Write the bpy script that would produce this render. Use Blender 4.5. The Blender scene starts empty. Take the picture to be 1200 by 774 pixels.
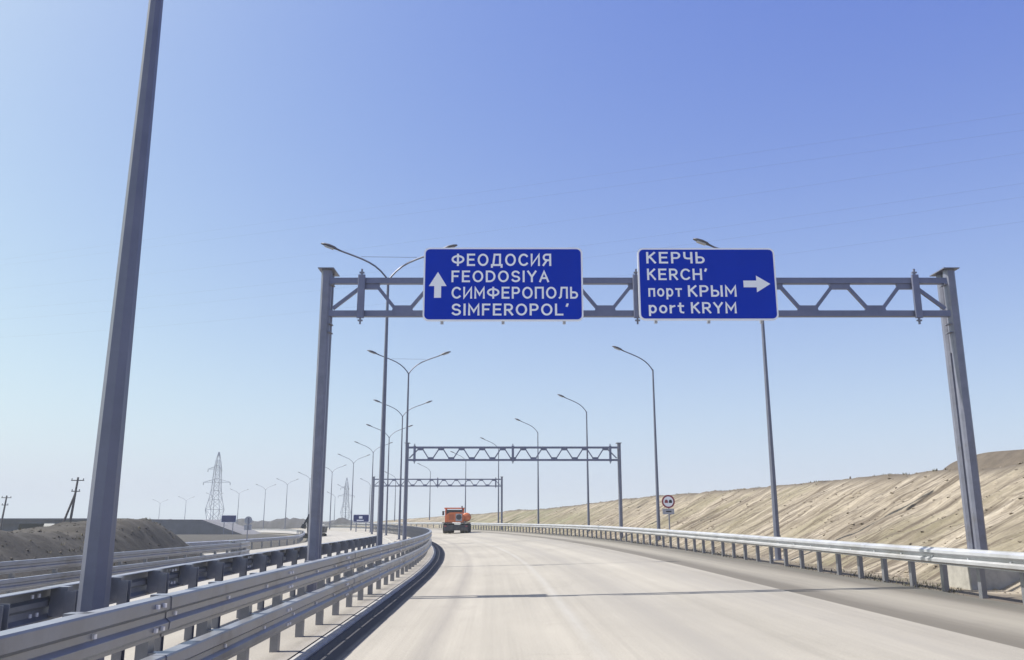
import bpy, math, random
import numpy as np
from mathutils import Vector, Matrix

random.seed(7)
rng = np.random.default_rng(7)
R_ = math.radians
SC = bpy.context.scene
COL = SC.collection

# ------------------------------------------------------------------ camera
CAM_H = 1.45
PITCH = R_(12.69)
FPX, CX, CY = 986.0, 600.0, 387.0
HAZE_DENSITY = 0.0006
cam_d = bpy.data.cameras.new('camera')
cam_d.sensor_fit = 'HORIZONTAL'; cam_d.sensor_width = 36.0
cam_d.lens = FPX / 1200.0 * 36.0
cam_d.clip_start = 0.1; cam_d.clip_end = 30000
cam = bpy.data.objects.new('camera', cam_d)
cam.location = (0, 0, CAM_H); cam.rotation_euler = (math.pi / 2 + PITCH, 0, 0)
COL.objects.link(cam); SC.camera = cam

# ------------------------------------------------------------------ sky, sun, exposure
SUN_EL, SUN_FWD = R_(56.0), R_(6.0)          # sun stands to the left, a touch ahead of the camera
to_sun = Vector((-math.cos(SUN_EL) * math.cos(SUN_FWD), math.cos(SUN_EL) * math.sin(SUN_FWD), math.sin(SUN_EL)))
world = bpy.data.worlds.new('World'); SC.world = world; world.use_nodes = True
wn = world.node_tree; wn.nodes.clear()
sky = wn.nodes.new('ShaderNodeTexSky'); sky.sky_type = 'NISHITA'; sky.sun_disc = False
sky.sun_elevation = SUN_EL
sky.sun_rotation = math.atan2(to_sun.x, to_sun.y)
sky.altitude = 0; sky.air_density = 0.6; sky.dust_density = 3.0; sky.ozone_density = 3.0
bg = wn.nodes.new('ShaderNodeBackground'); bg.inputs['Strength'].default_value = 0.15
wo = wn.nodes.new('ShaderNodeOutputWorld')
# milky air low over the horizon, the same all the way round
wg = wn.nodes.new('ShaderNodeTexCoord'); ws = wn.nodes.new('ShaderNodeSeparateXYZ'); wn.links.new(wg.outputs['Generated'], ws.inputs[0])
wa = wn.nodes.new('ShaderNodeMath'); wa.operation = 'ABSOLUTE'; wn.links.new(ws.outputs['Z'], wa.inputs[0])
we = wn.nodes.new('ShaderNodeMath'); we.operation = 'MULTIPLY'; we.inputs[1].default_value = -5.0; wn.links.new(wa.outputs[0], we.inputs[0])
wp = wn.nodes.new('ShaderNodeMath'); wp.operation = 'EXPONENT'; wn.links.new(we.outputs[0], wp.inputs[0])
wm = wn.nodes.new('ShaderNodeMath'); wm.operation = 'MULTIPLY'; wm.inputs[1].default_value = 0.6; wn.links.new(wp.outputs[0], wm.inputs[0])
wx = wn.nodes.new('ShaderNodeMix'); wx.data_type = 'RGBA'; wn.links.new(wm.outputs[0], wx.inputs[0])
# tone response of the sky, channel by channel, the same over the whole dome
wc = wn.nodes.new('ShaderNodeSeparateColor'); wn.links.new(sky.outputs[0], wc.inputs[0]); wj = wn.nodes.new('ShaderNodeCombineColor')
for ci, (gain, gam) in enumerate(((0.66, 1.32), (0.77, 1.24), (2.25, 0.42))):
    pw = wn.nodes.new('ShaderNodeMath'); pw.operation = 'POWER'; pw.inputs[1].default_value = gam; wn.links.new(wc.outputs[ci], pw.inputs[0])
    ml = wn.nodes.new('ShaderNodeMath'); ml.operation = 'MULTIPLY'; ml.inputs[1].default_value = gain; wn.links.new(pw.outputs[0], ml.inputs[0])
    mi = wn.nodes.new('ShaderNodeMath'); mi.operation = 'MINIMUM'; mi.inputs[1].default_value = 6.5; wn.links.new(ml.outputs[0], mi.inputs[0]); wn.links.new(mi.outputs[0], wj.inputs[ci])
wn.links.new(wj.outputs[0], wx.inputs[6]); wx.inputs[7].default_value = (4.2, 4.45, 4.4, 1)
wn.links.new(wx.outputs[2], bg.inputs[0]); wn.links.new(bg.outputs[0], wo.inputs[0])
sd = bpy.data.lights.new('sun', 'SUN'); sd.energy = 5.0; sd.angle = R_(0.5); sd.color = (1.0, 0.965, 0.91)
so = bpy.data.objects.new('sun', sd); COL.objects.link(so)
so.rotation_euler = to_sun.to_track_quat('Z', 'Y').to_euler(); so.location = (-40, 10, 60)
vs = SC.view_settings
vs.view_transform = 'Standard'; vs.look = 'None'; vs.gamma = 1.0; vs.use_curve_mapping = False; vs.exposure = 0.5

# ------------------------------------------------------------------ pixel -> place
SP, CP = math.sin(PITCH), math.cos(PITCH)
def ray(x, y):                    # returns X/Y and Z/Y of the pixel's direction
    u = (x - CX) / FPX; v = (CY - y) / FPX
    yy = CP - v * SP; zz = SP + v * CP
    return u / yy, zz / yy
def at(x, y, D):
    a, t = ray(x, y); return Vector((a * D, D, CAM_H + t * D))

# ------------------------------------------------------------------ the road's own frame: o = offset to the right, D = distance ahead
def sm(a, b, x):
    t = np.clip((np.asarray(x, float) - a) / (b - a), 0, 1); return t * t * (3 - 2 * t)
def shift(D):
    D = np.asarray(D, float); d = np.clip(D - 20, 0, 300)
    return -(0.02 * D) - d * d / 620.0 - np.clip(D - 320, 0, None) * (600 / 620.0)
def heading(D):                   # direction of the road, angle about Z from +Y
    e = 0.1; return math.atan2(-(float(shift(D + e)) - float(shift(D - e))), 2 * e)
def cross(D): return 0.025 + 0.017 * sm(18, 60, D)
def fall(D):
    d = np.clip(np.asarray(D, float) - 110, 0, 178); return -d * d / 9000.0
def plane_z(o, D): return fall(D) + cross(D) * np.clip(o, -13, 9.2) - 0.03 * np.clip(-4.55 - np.asarray(o, float), 0, 8.5)
def P(o, D, dz=0.0):
    return Vector((float(o + shift(D)), float(D), float(plane_z(o, D)) + dz))

def vnoise(x, y, seed=0):
    x = np.asarray(x, float); y = np.asarray(y, float)
    xi = np.floor(x).astype(np.int64); yi = np.floor(y).astype(np.int64)
    fx = x - xi; fy = y - yi; fx = fx * fx * (3 - 2 * fx); fy = fy * fy * (3 - 2 * fy)
    def h(a, b):
        n = (a * 374761393 + b * 668265263 + seed * 144665) & 0x7fffffff
        n = ((n ^ (n >> 13)) * 1274126177) & 0x7fffffff
        return ((n ^ (n >> 16)) & 0xffff) / 65535.0
    return (h(xi, yi) * (1 - fx) + h(xi + 1, yi) * fx) * (1 - fy) + (h(xi, yi + 1) * (1 - fx) + h(xi + 1, yi + 1) * fx) * fy - 0.5

# ------------------------------------------------------------------ materials
def new_mat(name):
    m = bpy.data.materials.new(name); m.use_nodes = True
    nt = m.node_tree; b = nt.nodes['Principled BSDF']; return m, nt, b
def N(nt, kind, **kw):
    n = nt.nodes.new(kind)
    for k, v in kw.items():
        if k in n.inputs: n.inputs[k].default_value = v
        else: setattr(n, k, v)
    return n
def ramp(nt, fac, stops):
    r = nt.nodes.new('ShaderNodeValToRGB'); els = r.color_ramp.elements
    while len(els) < len(stops): els.new(0.5)
    for e, (p, c) in zip(els, stops):
        e.position = p; e.color = (c[0], c[1], c[2], 1) if not isinstance(c, (int, float)) else (c, c, c, 1)
    nt.links.new(fac, r.inputs[0]); return r
def mixc(nt, fac, a, b, blend='MIX'):
    n = nt.nodes.new('ShaderNodeMix'); n.data_type = 'RGBA'; n.blend_type = blend
    for s, v in ((0, fac), (6, a), (7, b)):
        if hasattr(v, 'is_output'): nt.links.new(v, n.inputs[s])
        elif isinstance(v, (int, float)): n.inputs[s].default_value = v
        else: n.inputs[s].default_value = (v[0], v[1], v[2], 1)
    return n.outputs[2]
def plain(name, c, rough=0.6, metal=0.0, var=0.18, scale=3.0, bump=0.0, coord='Object', dirt=None):
    m, nt, b = new_mat(name)
    tc = N(nt, 'ShaderNodeTexCoord')
    no = N(nt, 'ShaderNodeTexNoise', Scale=scale, Detail=6.0, Roughness=0.65)
    nt.links.new(tc.outputs[coord], no.inputs['Vector'])
    lo = [x * (1 - var) for x in c]; hi = [min(1, x * (1 + var)) for x in c]
    r = ramp(nt, no.outputs['Fac'], [(0.3, lo), (0.7, hi)])
    col = r.outputs[0]
    if dirt:
        n2 = N(nt, 'ShaderNodeTexNoise', Scale=scale * 0.37, Detail=8.0, Roughness=0.7)
        nt.links.new(tc.outputs[coord], n2.inputs['Vector'])
        f = ramp(nt, n2.outputs['Fac'], [(0.52, 0.0), (0.72, 0.7)])
        col = mixc(nt, f.outputs[0], col, dirt)
    nt.links.new(col, b.inputs['Base Color'])
    rr = ramp(nt, no.outputs['Fac'], [(0.25, max(0, rough - 0.1)), (0.75, min(1, rough + 0.1))])
    nt.links.new(rr.outputs[0], b.inputs['Roughness'])
    b.inputs['Metallic'].default_value = metal
    if bump:
        bp = N(nt, 'ShaderNodeBump', Strength=bump, Distance=0.02)
        nt.links.new(no.outputs['Fac'], bp.inputs['Height']); nt.links.new(bp.outputs[0], b.inputs['Normal'])
    return m

M = {}
M['galv'] = plain('galvanised_steel', (0.20, 0.208, 0.26), 0.45, 0.3, 0.16, 4.0, dirt=(0.16, 0.15, 0.15))
M['rail'] = plain('guardrail_steel', (0.25, 0.255, 0.275), 0.38, 0.4, 0.18, 2.5, dirt=(0.13, 0.12, 0.11))  # darker copy of the one rail steel, shade put into its colour
M['rail_lit'] = plain('guardrail_steel_lit', (0.47, 0.475, 0.49), 0.42, 0.3, 0.12, 2.5, dirt=(0.33, 0.32, 0.30))  # lighter copy of the same steel, sunlight painted into its colour
M['pylon'] = plain('pylon_steel', (0.30, 0.32, 0.37), 0.5, 0.2, 0.1, 0.5)
M['pole'] = plain('lamp_pole_steel', (0.155, 0.165, 0.215), 0.42, 0.25, 0.12, 3.0)
M['truss'] = plain('truss_steel', (0.17, 0.183, 0.26), 0.45, 0.3, 0.14, 3.0)
M['lamp'] = plain('lamp_head_paint', (0.11, 0.11, 0.13), 0.45, 0.2, 0.1, 6.0)
M['lens'] = plain('lamp_lens', (0.45, 0.46, 0.48), 0.2, 0.0, 0.05, 6.0)
M['bolt'] = plain('bolt_zinc', (0.75, 0.75, 0.78), 0.35, 0.3, 0.05, 8.0)
M['blue'] = plain('sign_blue', (0.004, 0.036, 0.44), 0.6, 0.0, 0.06, 1.2)
M['blue'].node_tree.nodes['Principled BSDF'].inputs['Specular IOR Level'].default_value = 0.15
M['white'] = plain('sign_white', (0.92, 0.93, 0.95), 0.5, 0.0, 0.04, 2.0)
M['dullblue'] = plain('faded_sign_blue', (0.02, 0.03, 0.14), 0.6, 0.0, 0.1, 1.2)
M['signback'] = plain('sign_back', (0.42, 0.43, 0.46), 0.5, 0.4, 0.08, 3.0)
M['concrete'] = plain('footing_concrete', (0.38, 0.36, 0.32), 0.9, 0.0, 0.2, 5.0, 0.4)
M['dkconcrete'] = plain('bridge_concrete', (0.17, 0.165, 0.175), 0.9, 0.0, 0.2, 0.6)
M['kerb'] = plain('kerb_concrete', (0.36, 0.345, 0.315), 0.9, 0.0, 0.2, 4.0, 0.5, dirt=(0.17, 0.15, 0.12))
M['wood'] = plain('weathered_wood', (0.11, 0.095, 0.09), 0.85, 0.0, 0.25, 2.0)
M['orange'] = plain('orange_paint', (0.62, 0.16, 0.05), 0.45, 0.0, 0.15, 2.0, dirt=(0.45, 0.25, 0.15))
M['rubber'] = plain('tyre_rubber', (0.045, 0.043, 0.045), 0.85, 0.0, 0.2, 6.0, dirt=(0.16, 0.14, 0.12))
M['blackm'] = plain('black_metal', (0.05, 0.05, 0.06), 0.55, 0.2, 0.2, 4.0, dirt=(0.16, 0.14, 0.12))
M['greyp'] = plain('grey_panel', (0.36, 0.36, 0.38), 0.5, 0.3, 0.1, 4.0)
M['glass'] = plain('dark_glass', (0.02, 0.025, 0.03), 0.1, 0.0, 0.05, 4.0)
M['wire'] = plain('wire', (0.10, 0.10, 0.13), 0.5, 0.3, 0.05, 1.0)
M['red'] = plain('sign_red', (0.28, 0.05, 0.07), 0.5, 0.0, 0.06, 2.0)
M['black'] = plain('sign_black', (0.02, 0.02, 0.025), 0.5, 0.0, 0.06, 2.0)
M['bank'] = plain('far_bank_soil', (0.048, 0.047, 0.054), 0.95, 0.0, 0.5, 0.25)
M['weed'] = plain('weed', (0.085, 0.08, 0.05), 0.8, 0.0, 0.4, 1.5)

def road_material(name, base, streak=0.12, lane=None, bands=None, patches=0.10, bump=0.25, cracks=False):
    m, nt, b = new_mat(name)
    uv = N(nt, 'ShaderNodeUVMap', uv_map='road')
    def mapped(sx, sy):
        mp = N(nt, 'ShaderNodeMapping'); mp.inputs['Scale'].default_value = (sx, sy, 1)
        nt.links.new(uv.outputs[0], mp.inputs[0]); return mp.outputs[0]
    def noise(sx, sy, det=6.0, rough=0.6):
        n = N(nt, 'ShaderNodeTexNoise', Scale=1.0, Detail=det, Roughness=rough)
        nt.links.new(mapped(sx, sy), n.inputs['Vector']); return n.outputs['Fac']
    col = mixc(nt, ramp(nt, noise(0.35, 0.12), [(0.3, 0.0), (0.7, 1.0)]).outputs[0],
               [c * (1 - patches) for c in base], [c * (1 + patches) for c in base])
    # wheel-polished streaks running along the road
    s = ramp(nt, noise(1.9, 0.02, 8.0, 0.7), [(0.36, 1 - streak), (0.64, 1 + streak)])
    col = mixc(nt, 1.0, col, s.outputs[0], 'MULTIPLY')
    sp = ramp(nt, noise(38, 38, 4.0, 0.8), [(0.3, 0.82), (0.7, 1.14)])
    col = mixc(nt, 1.0, col, sp.outputs[0], 'MULTIPLY')
    # dark oil spots and stains
    st = ramp(nt, noise(0.9, 0.45, 7.0, 0.75), [(0.57, 0.0), (0.75, 0.45)])
    col = mixc(nt, st.outputs[0], col, [c * 0.62 for c in base])
    if cracks:
        wv = N(nt, 'ShaderNodeTexNoise', Scale=1.0, Detail=5.0); nt.links.new(mapped(0.9, 0.9), wv.inputs['Vector'])
        av = N(nt, 'ShaderNodeMix'); av.data_type = 'VECTOR'; av.inputs[0].default_value = 0.35
        nt.links.new(mapped(0.30, 0.16), av.inputs[4]); nt.links.new(wv.outputs['Color'], av.inputs[5])
        vo_ = N(nt, 'ShaderNodeTexVoronoi', feature='DISTANCE_TO_EDGE', Scale=1.6); nt.links.new(av.outputs[1], vo_.inputs['Vector'])
        cl = ramp(nt, vo_.outputs['Distance'], [(0.0, 1.0), (0.006, 0.0)])
        gt = ramp(nt, noise(0.16, 0.07, 4.0), [(0.50, 0.0), (0.60, 0.55)])
        cm = N(nt, 'ShaderNodeMath', operation='MULTIPLY'); nt.links.new(cl.outputs[0], cm.inputs[0]); nt.links.new(gt.outputs[0], cm.inputs[1])
        col = mixc(nt, cm.outputs[0], col, [c * 0.45 for c in base])
        # narrow tyre scuffs
        sc_ = ramp(nt, noise(5.5, 0.035, 4.0, 0.5), [(0.58, 0.0), (0.72, 0.28)])
        col = mixc(nt, sc_.outputs[0], col, [c * 0.7 for c in base])
    sep = N(nt, 'ShaderNodeSeparateXYZ'); nt.links.new(uv.outputs[0], sep.inputs[0])
    def band(center, half, soft):
        a = N(nt, 'ShaderNodeMath', operation='SUBTRACT'); nt.links.new(sep.outputs[0], a.inputs[0]); a.inputs[1].default_value = center
        c = N(nt, 'ShaderNodeMath', operation='ABSOLUTE'); nt.links.new(a.outputs[0], c.inputs[0])
        r = N(nt, 'ShaderNodeMapRange'); r.inputs['From Min'].default_value = half + soft; r.inputs['From Max'].default_value = max(half - soft, 0)
        nt.links.new(c.outputs[0], r.inputs['Value']); return r.outputs[0]
    for (center, half, soft, colr, amt, br) in (bands or []):
        f = band(center, half, soft)
        br_n = ramp(nt, noise(2.2, br, 8.0, 0.75), [(0.28, 0.0), (0.55, amt)])
        mu = N(nt, 'ShaderNodeMath', operation='MULTIPLY'); nt.links.new(f, mu.inputs[0]); nt.links.new(br_n.outputs[0], mu.inputs[1])
        col = mixc(nt, mu.outputs[0], col, colr)
    nt.links.new(col, b.inputs['Base Color'])
    b.inputs['Roughness'].default_value = 0.85
    bp = N(nt, 'ShaderNodeBump', Strength=bump, Distance=0.006)
    nt.links.new(noise(70, 70, 3.0), bp.inputs['Height']); nt.links.new(bp.outputs[0], b.inputs['Normal'])
    return m
CONC = (0.325, 0.297, 0.248)
M['road'] = road_material('road_concrete', CONC, 0.10, patches=0.13, cracks=True, bands=[
    (1.15, 0.07, 0.06, (0.37, 0.35, 0.315), 0.6, 0.35), (-0.75, 0.10, 0.12, (0.225, 0.205, 0.18), 0.7, 0.15),
    (2.4, 0.5, 0.45, (0.255, 0.235, 0.205), 0.7, 0.05), (4.6, 0.5, 0.4, (0.245, 0.225, 0.195), 0.7, 0.06), (5.25, 0.25, 0.2, (0.215, 0.195, 0.165), 0.7, 0.1)])
M['shoulder'] = road_material('shoulder_asphalt', (0.175, 0.157, 0.128), 0.2, patches=0.2, bands=[
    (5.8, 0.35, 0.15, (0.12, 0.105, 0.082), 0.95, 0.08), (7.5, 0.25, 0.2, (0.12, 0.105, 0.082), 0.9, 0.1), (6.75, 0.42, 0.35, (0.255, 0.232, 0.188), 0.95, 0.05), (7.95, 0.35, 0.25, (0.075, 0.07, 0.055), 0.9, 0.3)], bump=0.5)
M['gutter'] = road_material('bitumen_gutter', (0.048, 0.046, 0.05), 0.15, patches=0.25, bump=0.5, bands=[(-1.68, 0.03, 0.03, (0.20, 0.185, 0.16), 0.9, 1.2), (-2.0, 0.06, 0.05, (0.08, 0.075, 0.07), 0.7, 0.8)])
M['opp'] = road_material('far_carriageway_concrete', (0.31, 0.29, 0.26), 0.09)
M['median'] = road_material('median_sand', (0.31, 0.285, 0.25), 0.05, patches=0.18, bump=0.7, bands=[(-2.35, 0.12, 0.1, (0.14, 0.125, 0.105), 0.6, 0.8)])

def ground_material():
    m, nt, b = new_mat('dry_ground')
    uv = N(nt, 'ShaderNodeUVMap', uv_map='road'); tc = N(nt, 'ShaderNodeTexCoord')
    zone = N(nt, 'ShaderNodeAttribute', attribute_name='zone')
    sep = N(nt, 'ShaderNodeSeparateColor'); nt.links.new(zone.outputs['Color'], sep.inputs[0])
    def uvn(sx, sy, det=8.0, rough=0.65, rot=0.0, dist=0.0):
        mp = N(nt, 'ShaderNodeMapping'); mp.inputs['Scale'].default_value = (sx, sy, 1); mp.inputs['Rotation'].default_value = (0, 0, rot)
        nt.links.new(uv.outputs[0], mp.inputs[0])
        n = N(nt, 'ShaderNodeTexNoise', Scale=1.0, Detail=det, Roughness=rough, Distortion=dist); nt.links.new(mp.outputs[0], n.inputs['Vector']); return n.outputs['Fac']
    def obn(s, det=8.0, rough=0.65):
        n = N(nt, 'ShaderNodeTexNoise', Scale=s, Detail=det, Roughness=rough); nt.links.new(tc.outputs['Object'], n.inputs['Vector']); return n.outputs['Fac']
    plainc = ramp(nt, obn(0.05), [(0.3, (0.20, 0.175, 0.135)), (0.5, (0.25, 0.225, 0.18)), (0.7, (0.19, 0.175, 0.12))]).outputs[0]
    # cut slope: pale clay with wash-out streaks running down it
    hill = ramp(nt, uvn(0.22, 0.9, 9.0, 0.7), [(0.34, (0.12, 0.096, 0.068)), (0.46, (0.215, 0.18, 0.132)), (0.56, (0.315, 0.27, 0.205)), (0.72, (0.41, 0.36, 0.285))]).outputs[0]
    olive = ramp(nt, uvn(0.10, 0.22, 6.0, 0.6), [(0.47, 0.0), (0.62, 0.75)]).outputs[0]
    hill = mixc(nt, olive, hill, (0.17, 0.15, 0.085))
    rill = ramp(nt, uvn(0.16, 2.6, 7.0, 0.7, 0.0, 0.4), [(0.52, 0.0), (0.60, 0.95)]).outputs[0]
    hill = mixc(nt, rill, hill, (0.095, 0.073, 0.05))
    rg = N(nt, 'ShaderNodeMath', operation='SUBTRACT'); nt.links.new(uvn(0.13, 1.3, 5.0, 0.62, 0.06, 0.6), rg.inputs[0]); rg.inputs[1].default_value = 0.5
    ra = N(nt, 'ShaderNodeMath', operation='ABSOLUTE'); nt.links.new(rg.outputs[0], ra.inputs[0])
    thin = ramp(nt, ra.outputs[0], [(0.0, 1.0), (0.035, 0.0)]).outputs[0]
    gate = ramp(nt, uvn(0.35, 0.35, 5.0, 0.6), [(0.42, 0.0), (0.52, 0.95)]).outputs[0]
    tm = N(nt, 'ShaderNodeMath', operation='MULTIPLY'); nt.links.new(thin, tm.inputs[0]); nt.links.new(gate, tm.inputs[1])
    hill = mixc(nt, tm.outputs[0], hill, (0.085, 0.065, 0.045))
    clod = ramp(nt, obn(2.2, 7.0, 0.8), [(0.56, 0.0), (0.64, 0.75)]).outputs[0]
    hill = mixc(nt, clod, hill, (0.13, 0.105, 0.075))
    gm_ = N(nt, 'ShaderNodeMath', operation='MULTIPLY'); nt.links.new(zone.outputs['Alpha'], gm_.inputs[0]); nt.links.new(ramp(nt, uvn(0.3, 0.8, 6.0), [(0.35, 0.0), (0.6, 0.8)]).outputs[0], gm_.inputs[1])
    hill = mixc(nt, gm_.outputs[0], hill, (0.135, 0.135, 0.07))
    hill = mixc(nt, 1.0, hill, ramp(nt, obn(7.0, 5.0, 0.7), [(0.3, 0.82), (0.7, 1.12)]).outputs[0], 'MULTIPLY')
    soil = ramp(nt, uvn(0.25, 0.7, 8.0, 0.7), [(0.32, (0.024, 0.021, 0.018)), (0.52, (0.052, 0.046, 0.039)), (0.72, (0.082, 0.073, 0.062))]).outputs[0]
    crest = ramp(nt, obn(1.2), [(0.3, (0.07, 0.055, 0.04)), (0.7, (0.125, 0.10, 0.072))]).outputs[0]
    col = mixc(nt, sep.outputs[0], plainc, hill)
    col = mixc(nt, sep.outputs[1], col, soil)
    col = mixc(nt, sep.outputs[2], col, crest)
    nt.links.new(col, b.inputs['Base Color']); b.inputs['Roughness'].default_value = 0.95
    bp = N(nt, 'ShaderNodeBump', Strength=0.6, Distance=0.08)
    nt.links.new(obn(3.0, 8.0, 0.7), bp.inputs['Height']); nt.links.new(bp.outputs[0], b.inputs['Normal'])
    return m
M['ground'] = ground_material()

# ------------------------------------------------------------------ mesh helpers
class MB:
    def __init__(s): s.v = []; s.f = []
    def add(s, verts, faces):
        n = len(s.v); s.v += [tuple(p) for p in verts]; s.f += [tuple(i + n for i in f) for f in faces]; return s
    def box(s, c, d, rz=0.0, ch=0.0):
        hx, hy, hz = d[0] / 2, d[1] / 2, d[2] / 2
        if ch > 0:
            pts = [(hx - ch, -hy), (hx, -hy + ch), (hx, hy - ch), (hx - ch, hy), (-hx + ch, hy), (-hx, hy - ch), (-hx, -hy + ch), (-hx + ch, -hy)]
        else: pts = [(hx, -hy), (hx, hy), (-hx, hy), (-hx, -hy)]
        n = len(pts); ca, sa = math.cos(rz), math.sin(rz); vs_ = []
        for z in (-hz, hz):
            for x, y in pts: vs_.append((c[0] + x * ca - y * sa, c[1] + x * sa + y * ca, c[2] + z))
        fs = [tuple(range(n - 1, -1, -1)), tuple(range(n, 2 * n))] + [(i, (i + 1) % n, n + (i + 1) % n, n + i) for i in range(n)]
        return s.add(vs_, fs)
    def tube(s, pts, radii, sides=8, rot=0.0):
        pts = [Vector(p) for p in pts]
        if isinstance(radii, (int, float)): radii = [radii] * len(pts)
        vs_ = []; up = None
        for i, p in enumerate(pts):
            d = (pts[min(i + 1, len(pts) - 1)] - pts[max(i - 1, 0)]).normalized()
            if up is None: up = Vector((0, 1, 0)) if abs(d.z) > 0.7 else Vector((0, 0, 1))
            a = (up - d * up.dot(d)).normalized(); bb = d.cross(a); up = a
            for k in range(sides):
                t = 2 * math.pi * k / sides + rot
                vs_.append(p + (a * math.cos(t) + bb * math.sin(t)) * radii[i])
        n = len(pts); fs = [tuple(range(sides - 1, -1, -1)), tuple(range((n - 1) * sides, n * sides))]
        for i in range(n - 1):
            for k in range(sides):
                q = (k + 1) % sides; fs.append((i * sides + k, i * sides + q, (i + 1) * sides + q, (i + 1) * sides + k))
        return s.add(vs_, fs)
    def bar(s, a, b, w, h, side=Vector((0, 1, 0))):   # square bar; w measured along side
        a, b = Vector(a), Vector(b); d = (b - a).normalized(); sd_ = (side - d * side.dot(d)).normalized(); n = d.cross(sd_)
        vs_ = []
        for p in (a, b):
            for i, j in ((1, 1), (-1, 1), (-1, -1), (1, -1)): vs_.append(p + sd_ * (w / 2 * i) + n * (h / 2 * j))
        return s.add(vs_, [(0, 1, 2, 3), (7, 6, 5, 4), (0, 4, 5, 1), (1, 5, 6, 2), (2, 6, 7, 3), (3, 7, 4, 0)])
    def prism(s, outline, axis, lo, hi):              # outline in the two other axes, extruded along axis between lo and hi
        n = len(outline); vs_ = []
        for t in (lo, hi):
            for a, b in outline:
                vs_.append((t, a, b) if axis == 'x' else (a, t, b) if axis == 'y' else (a, b, t))
        return s.add(vs_, [tuple(range(n)), tuple(range(2 * n - 1, n - 1, -1))] + [(i, n + i, n + (i + 1) % n, (i + 1) % n) for i in range(n)])
    def lathe(s, prof, c, axis='x', sides=20):
        vs_ = []; n = len(prof)
        for k in range(sides):
            t = 2 * math.pi * k / sides
            for a, r in prof:
                q = (a, r * math.cos(t), r * math.sin(t)) if axis == 'x' else (r * math.cos(t), a, r * math.sin(t)) if axis == 'y' else (r * math.cos(t), r * math.sin(t), a)
                vs_.append((c[0] + q[0], c[1] + q[1], c[2] + q[2]))
        fs = []
        for k in range(sides):
            k2 = (k + 1) % sides
            for i in range(n - 1): fs.append((k * n + i, k * n + i + 1, k2 * n + i + 1, k2 * n + i))
        return s.add(vs_, fs)
    def mesh(s, name, mat, org=(0, 0, 0), smooth=False):
        me = bpy.data.meshes.new(name)
        me.from_pydata([(v[0] - org[0], v[1] - org[1], v[2] - org[2]) for v in s.v], [], s.f)
        import bmesh
        bm = bmesh.new(); bm.from_mesh(me); bmesh.ops.recalc_face_normals(bm, faces=bm.faces); bm.to_mesh(me); bm.free()
        me.materials.append(mat)
        if smooth: me.polygons.foreach_set('use_smooth', [True] * len(me.polygons))
        return me
    def build(s, name, mat, parent=None, smooth=False):
        org = root_of(parent) if parent else (0, 0, 0)
        return link(bpy.data.objects.new(name, s.mesh(name, mat, org, smooth)), parent)

def root_of(o):
    while o.parent: o = o.parent
    return o.location
def link(o, parent=None):
    COL.objects.link(o)
    if parent: o.parent = parent
    return o
def tag(o, label=None, cat=None, group=None, kind=None):
    if label: o['label'] = label
    if cat: o['category'] = cat
    if group: o['group'] = group
    if kind: o['kind'] = kind
    return o
def thing(name, loc, label, cat, group=None):
    o = bpy.data.objects.new(name, None); o.location = loc; o.empty_display_size = 0.2
    return tag(link(o), label, cat, group)

def grid_mesh(name, X, Y, Z, uvo, uvd, mat, zone=None, smooth=True):
    n, k = X.shape
    co = np.stack([X, Y, Z], -1).reshape(-1, 3)
    idx = np.arange(n * k).reshape(n, k)
    q = np.stack([idx[:-1, :-1], idx[:-1, 1:], idx[1:, 1:], idx[1:, :-1]], -1).reshape(-1, 4)
    me = bpy.data.meshes.new(name)
    me.vertices.add(len(co)); me.vertices.foreach_set('co', co.ravel())
    me.loops.add(q.size); me.loops.foreach_set('vertex_index', q.ravel())
    me.polygons.add(len(q)); me.polygons.foreach_set('loop_start', np.arange(len(q)) * 4)
    me.update(calc_edges=True)
    uv = me.uv_layers.new(name='road')
    pair = np.stack([uvo, uvd], -1).reshape(-1, 2)
    uv.data.foreach_set('uv', pair[q.ravel()].ravel().astype(np.float32))
    if zone is not None:
        at_ = me.color_attributes.new('zone', 'FLOAT_COLOR', 'POINT')
        at_.data.foreach_set('color', zone.reshape(-1, 4).ravel().astype(np.float32))
    if smooth: me.polygons.foreach_set('use_smooth', np.ones(len(q), bool))
    me.materials.append(mat); me.validate()
    return bpy.data.objects.new(name, me)

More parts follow.
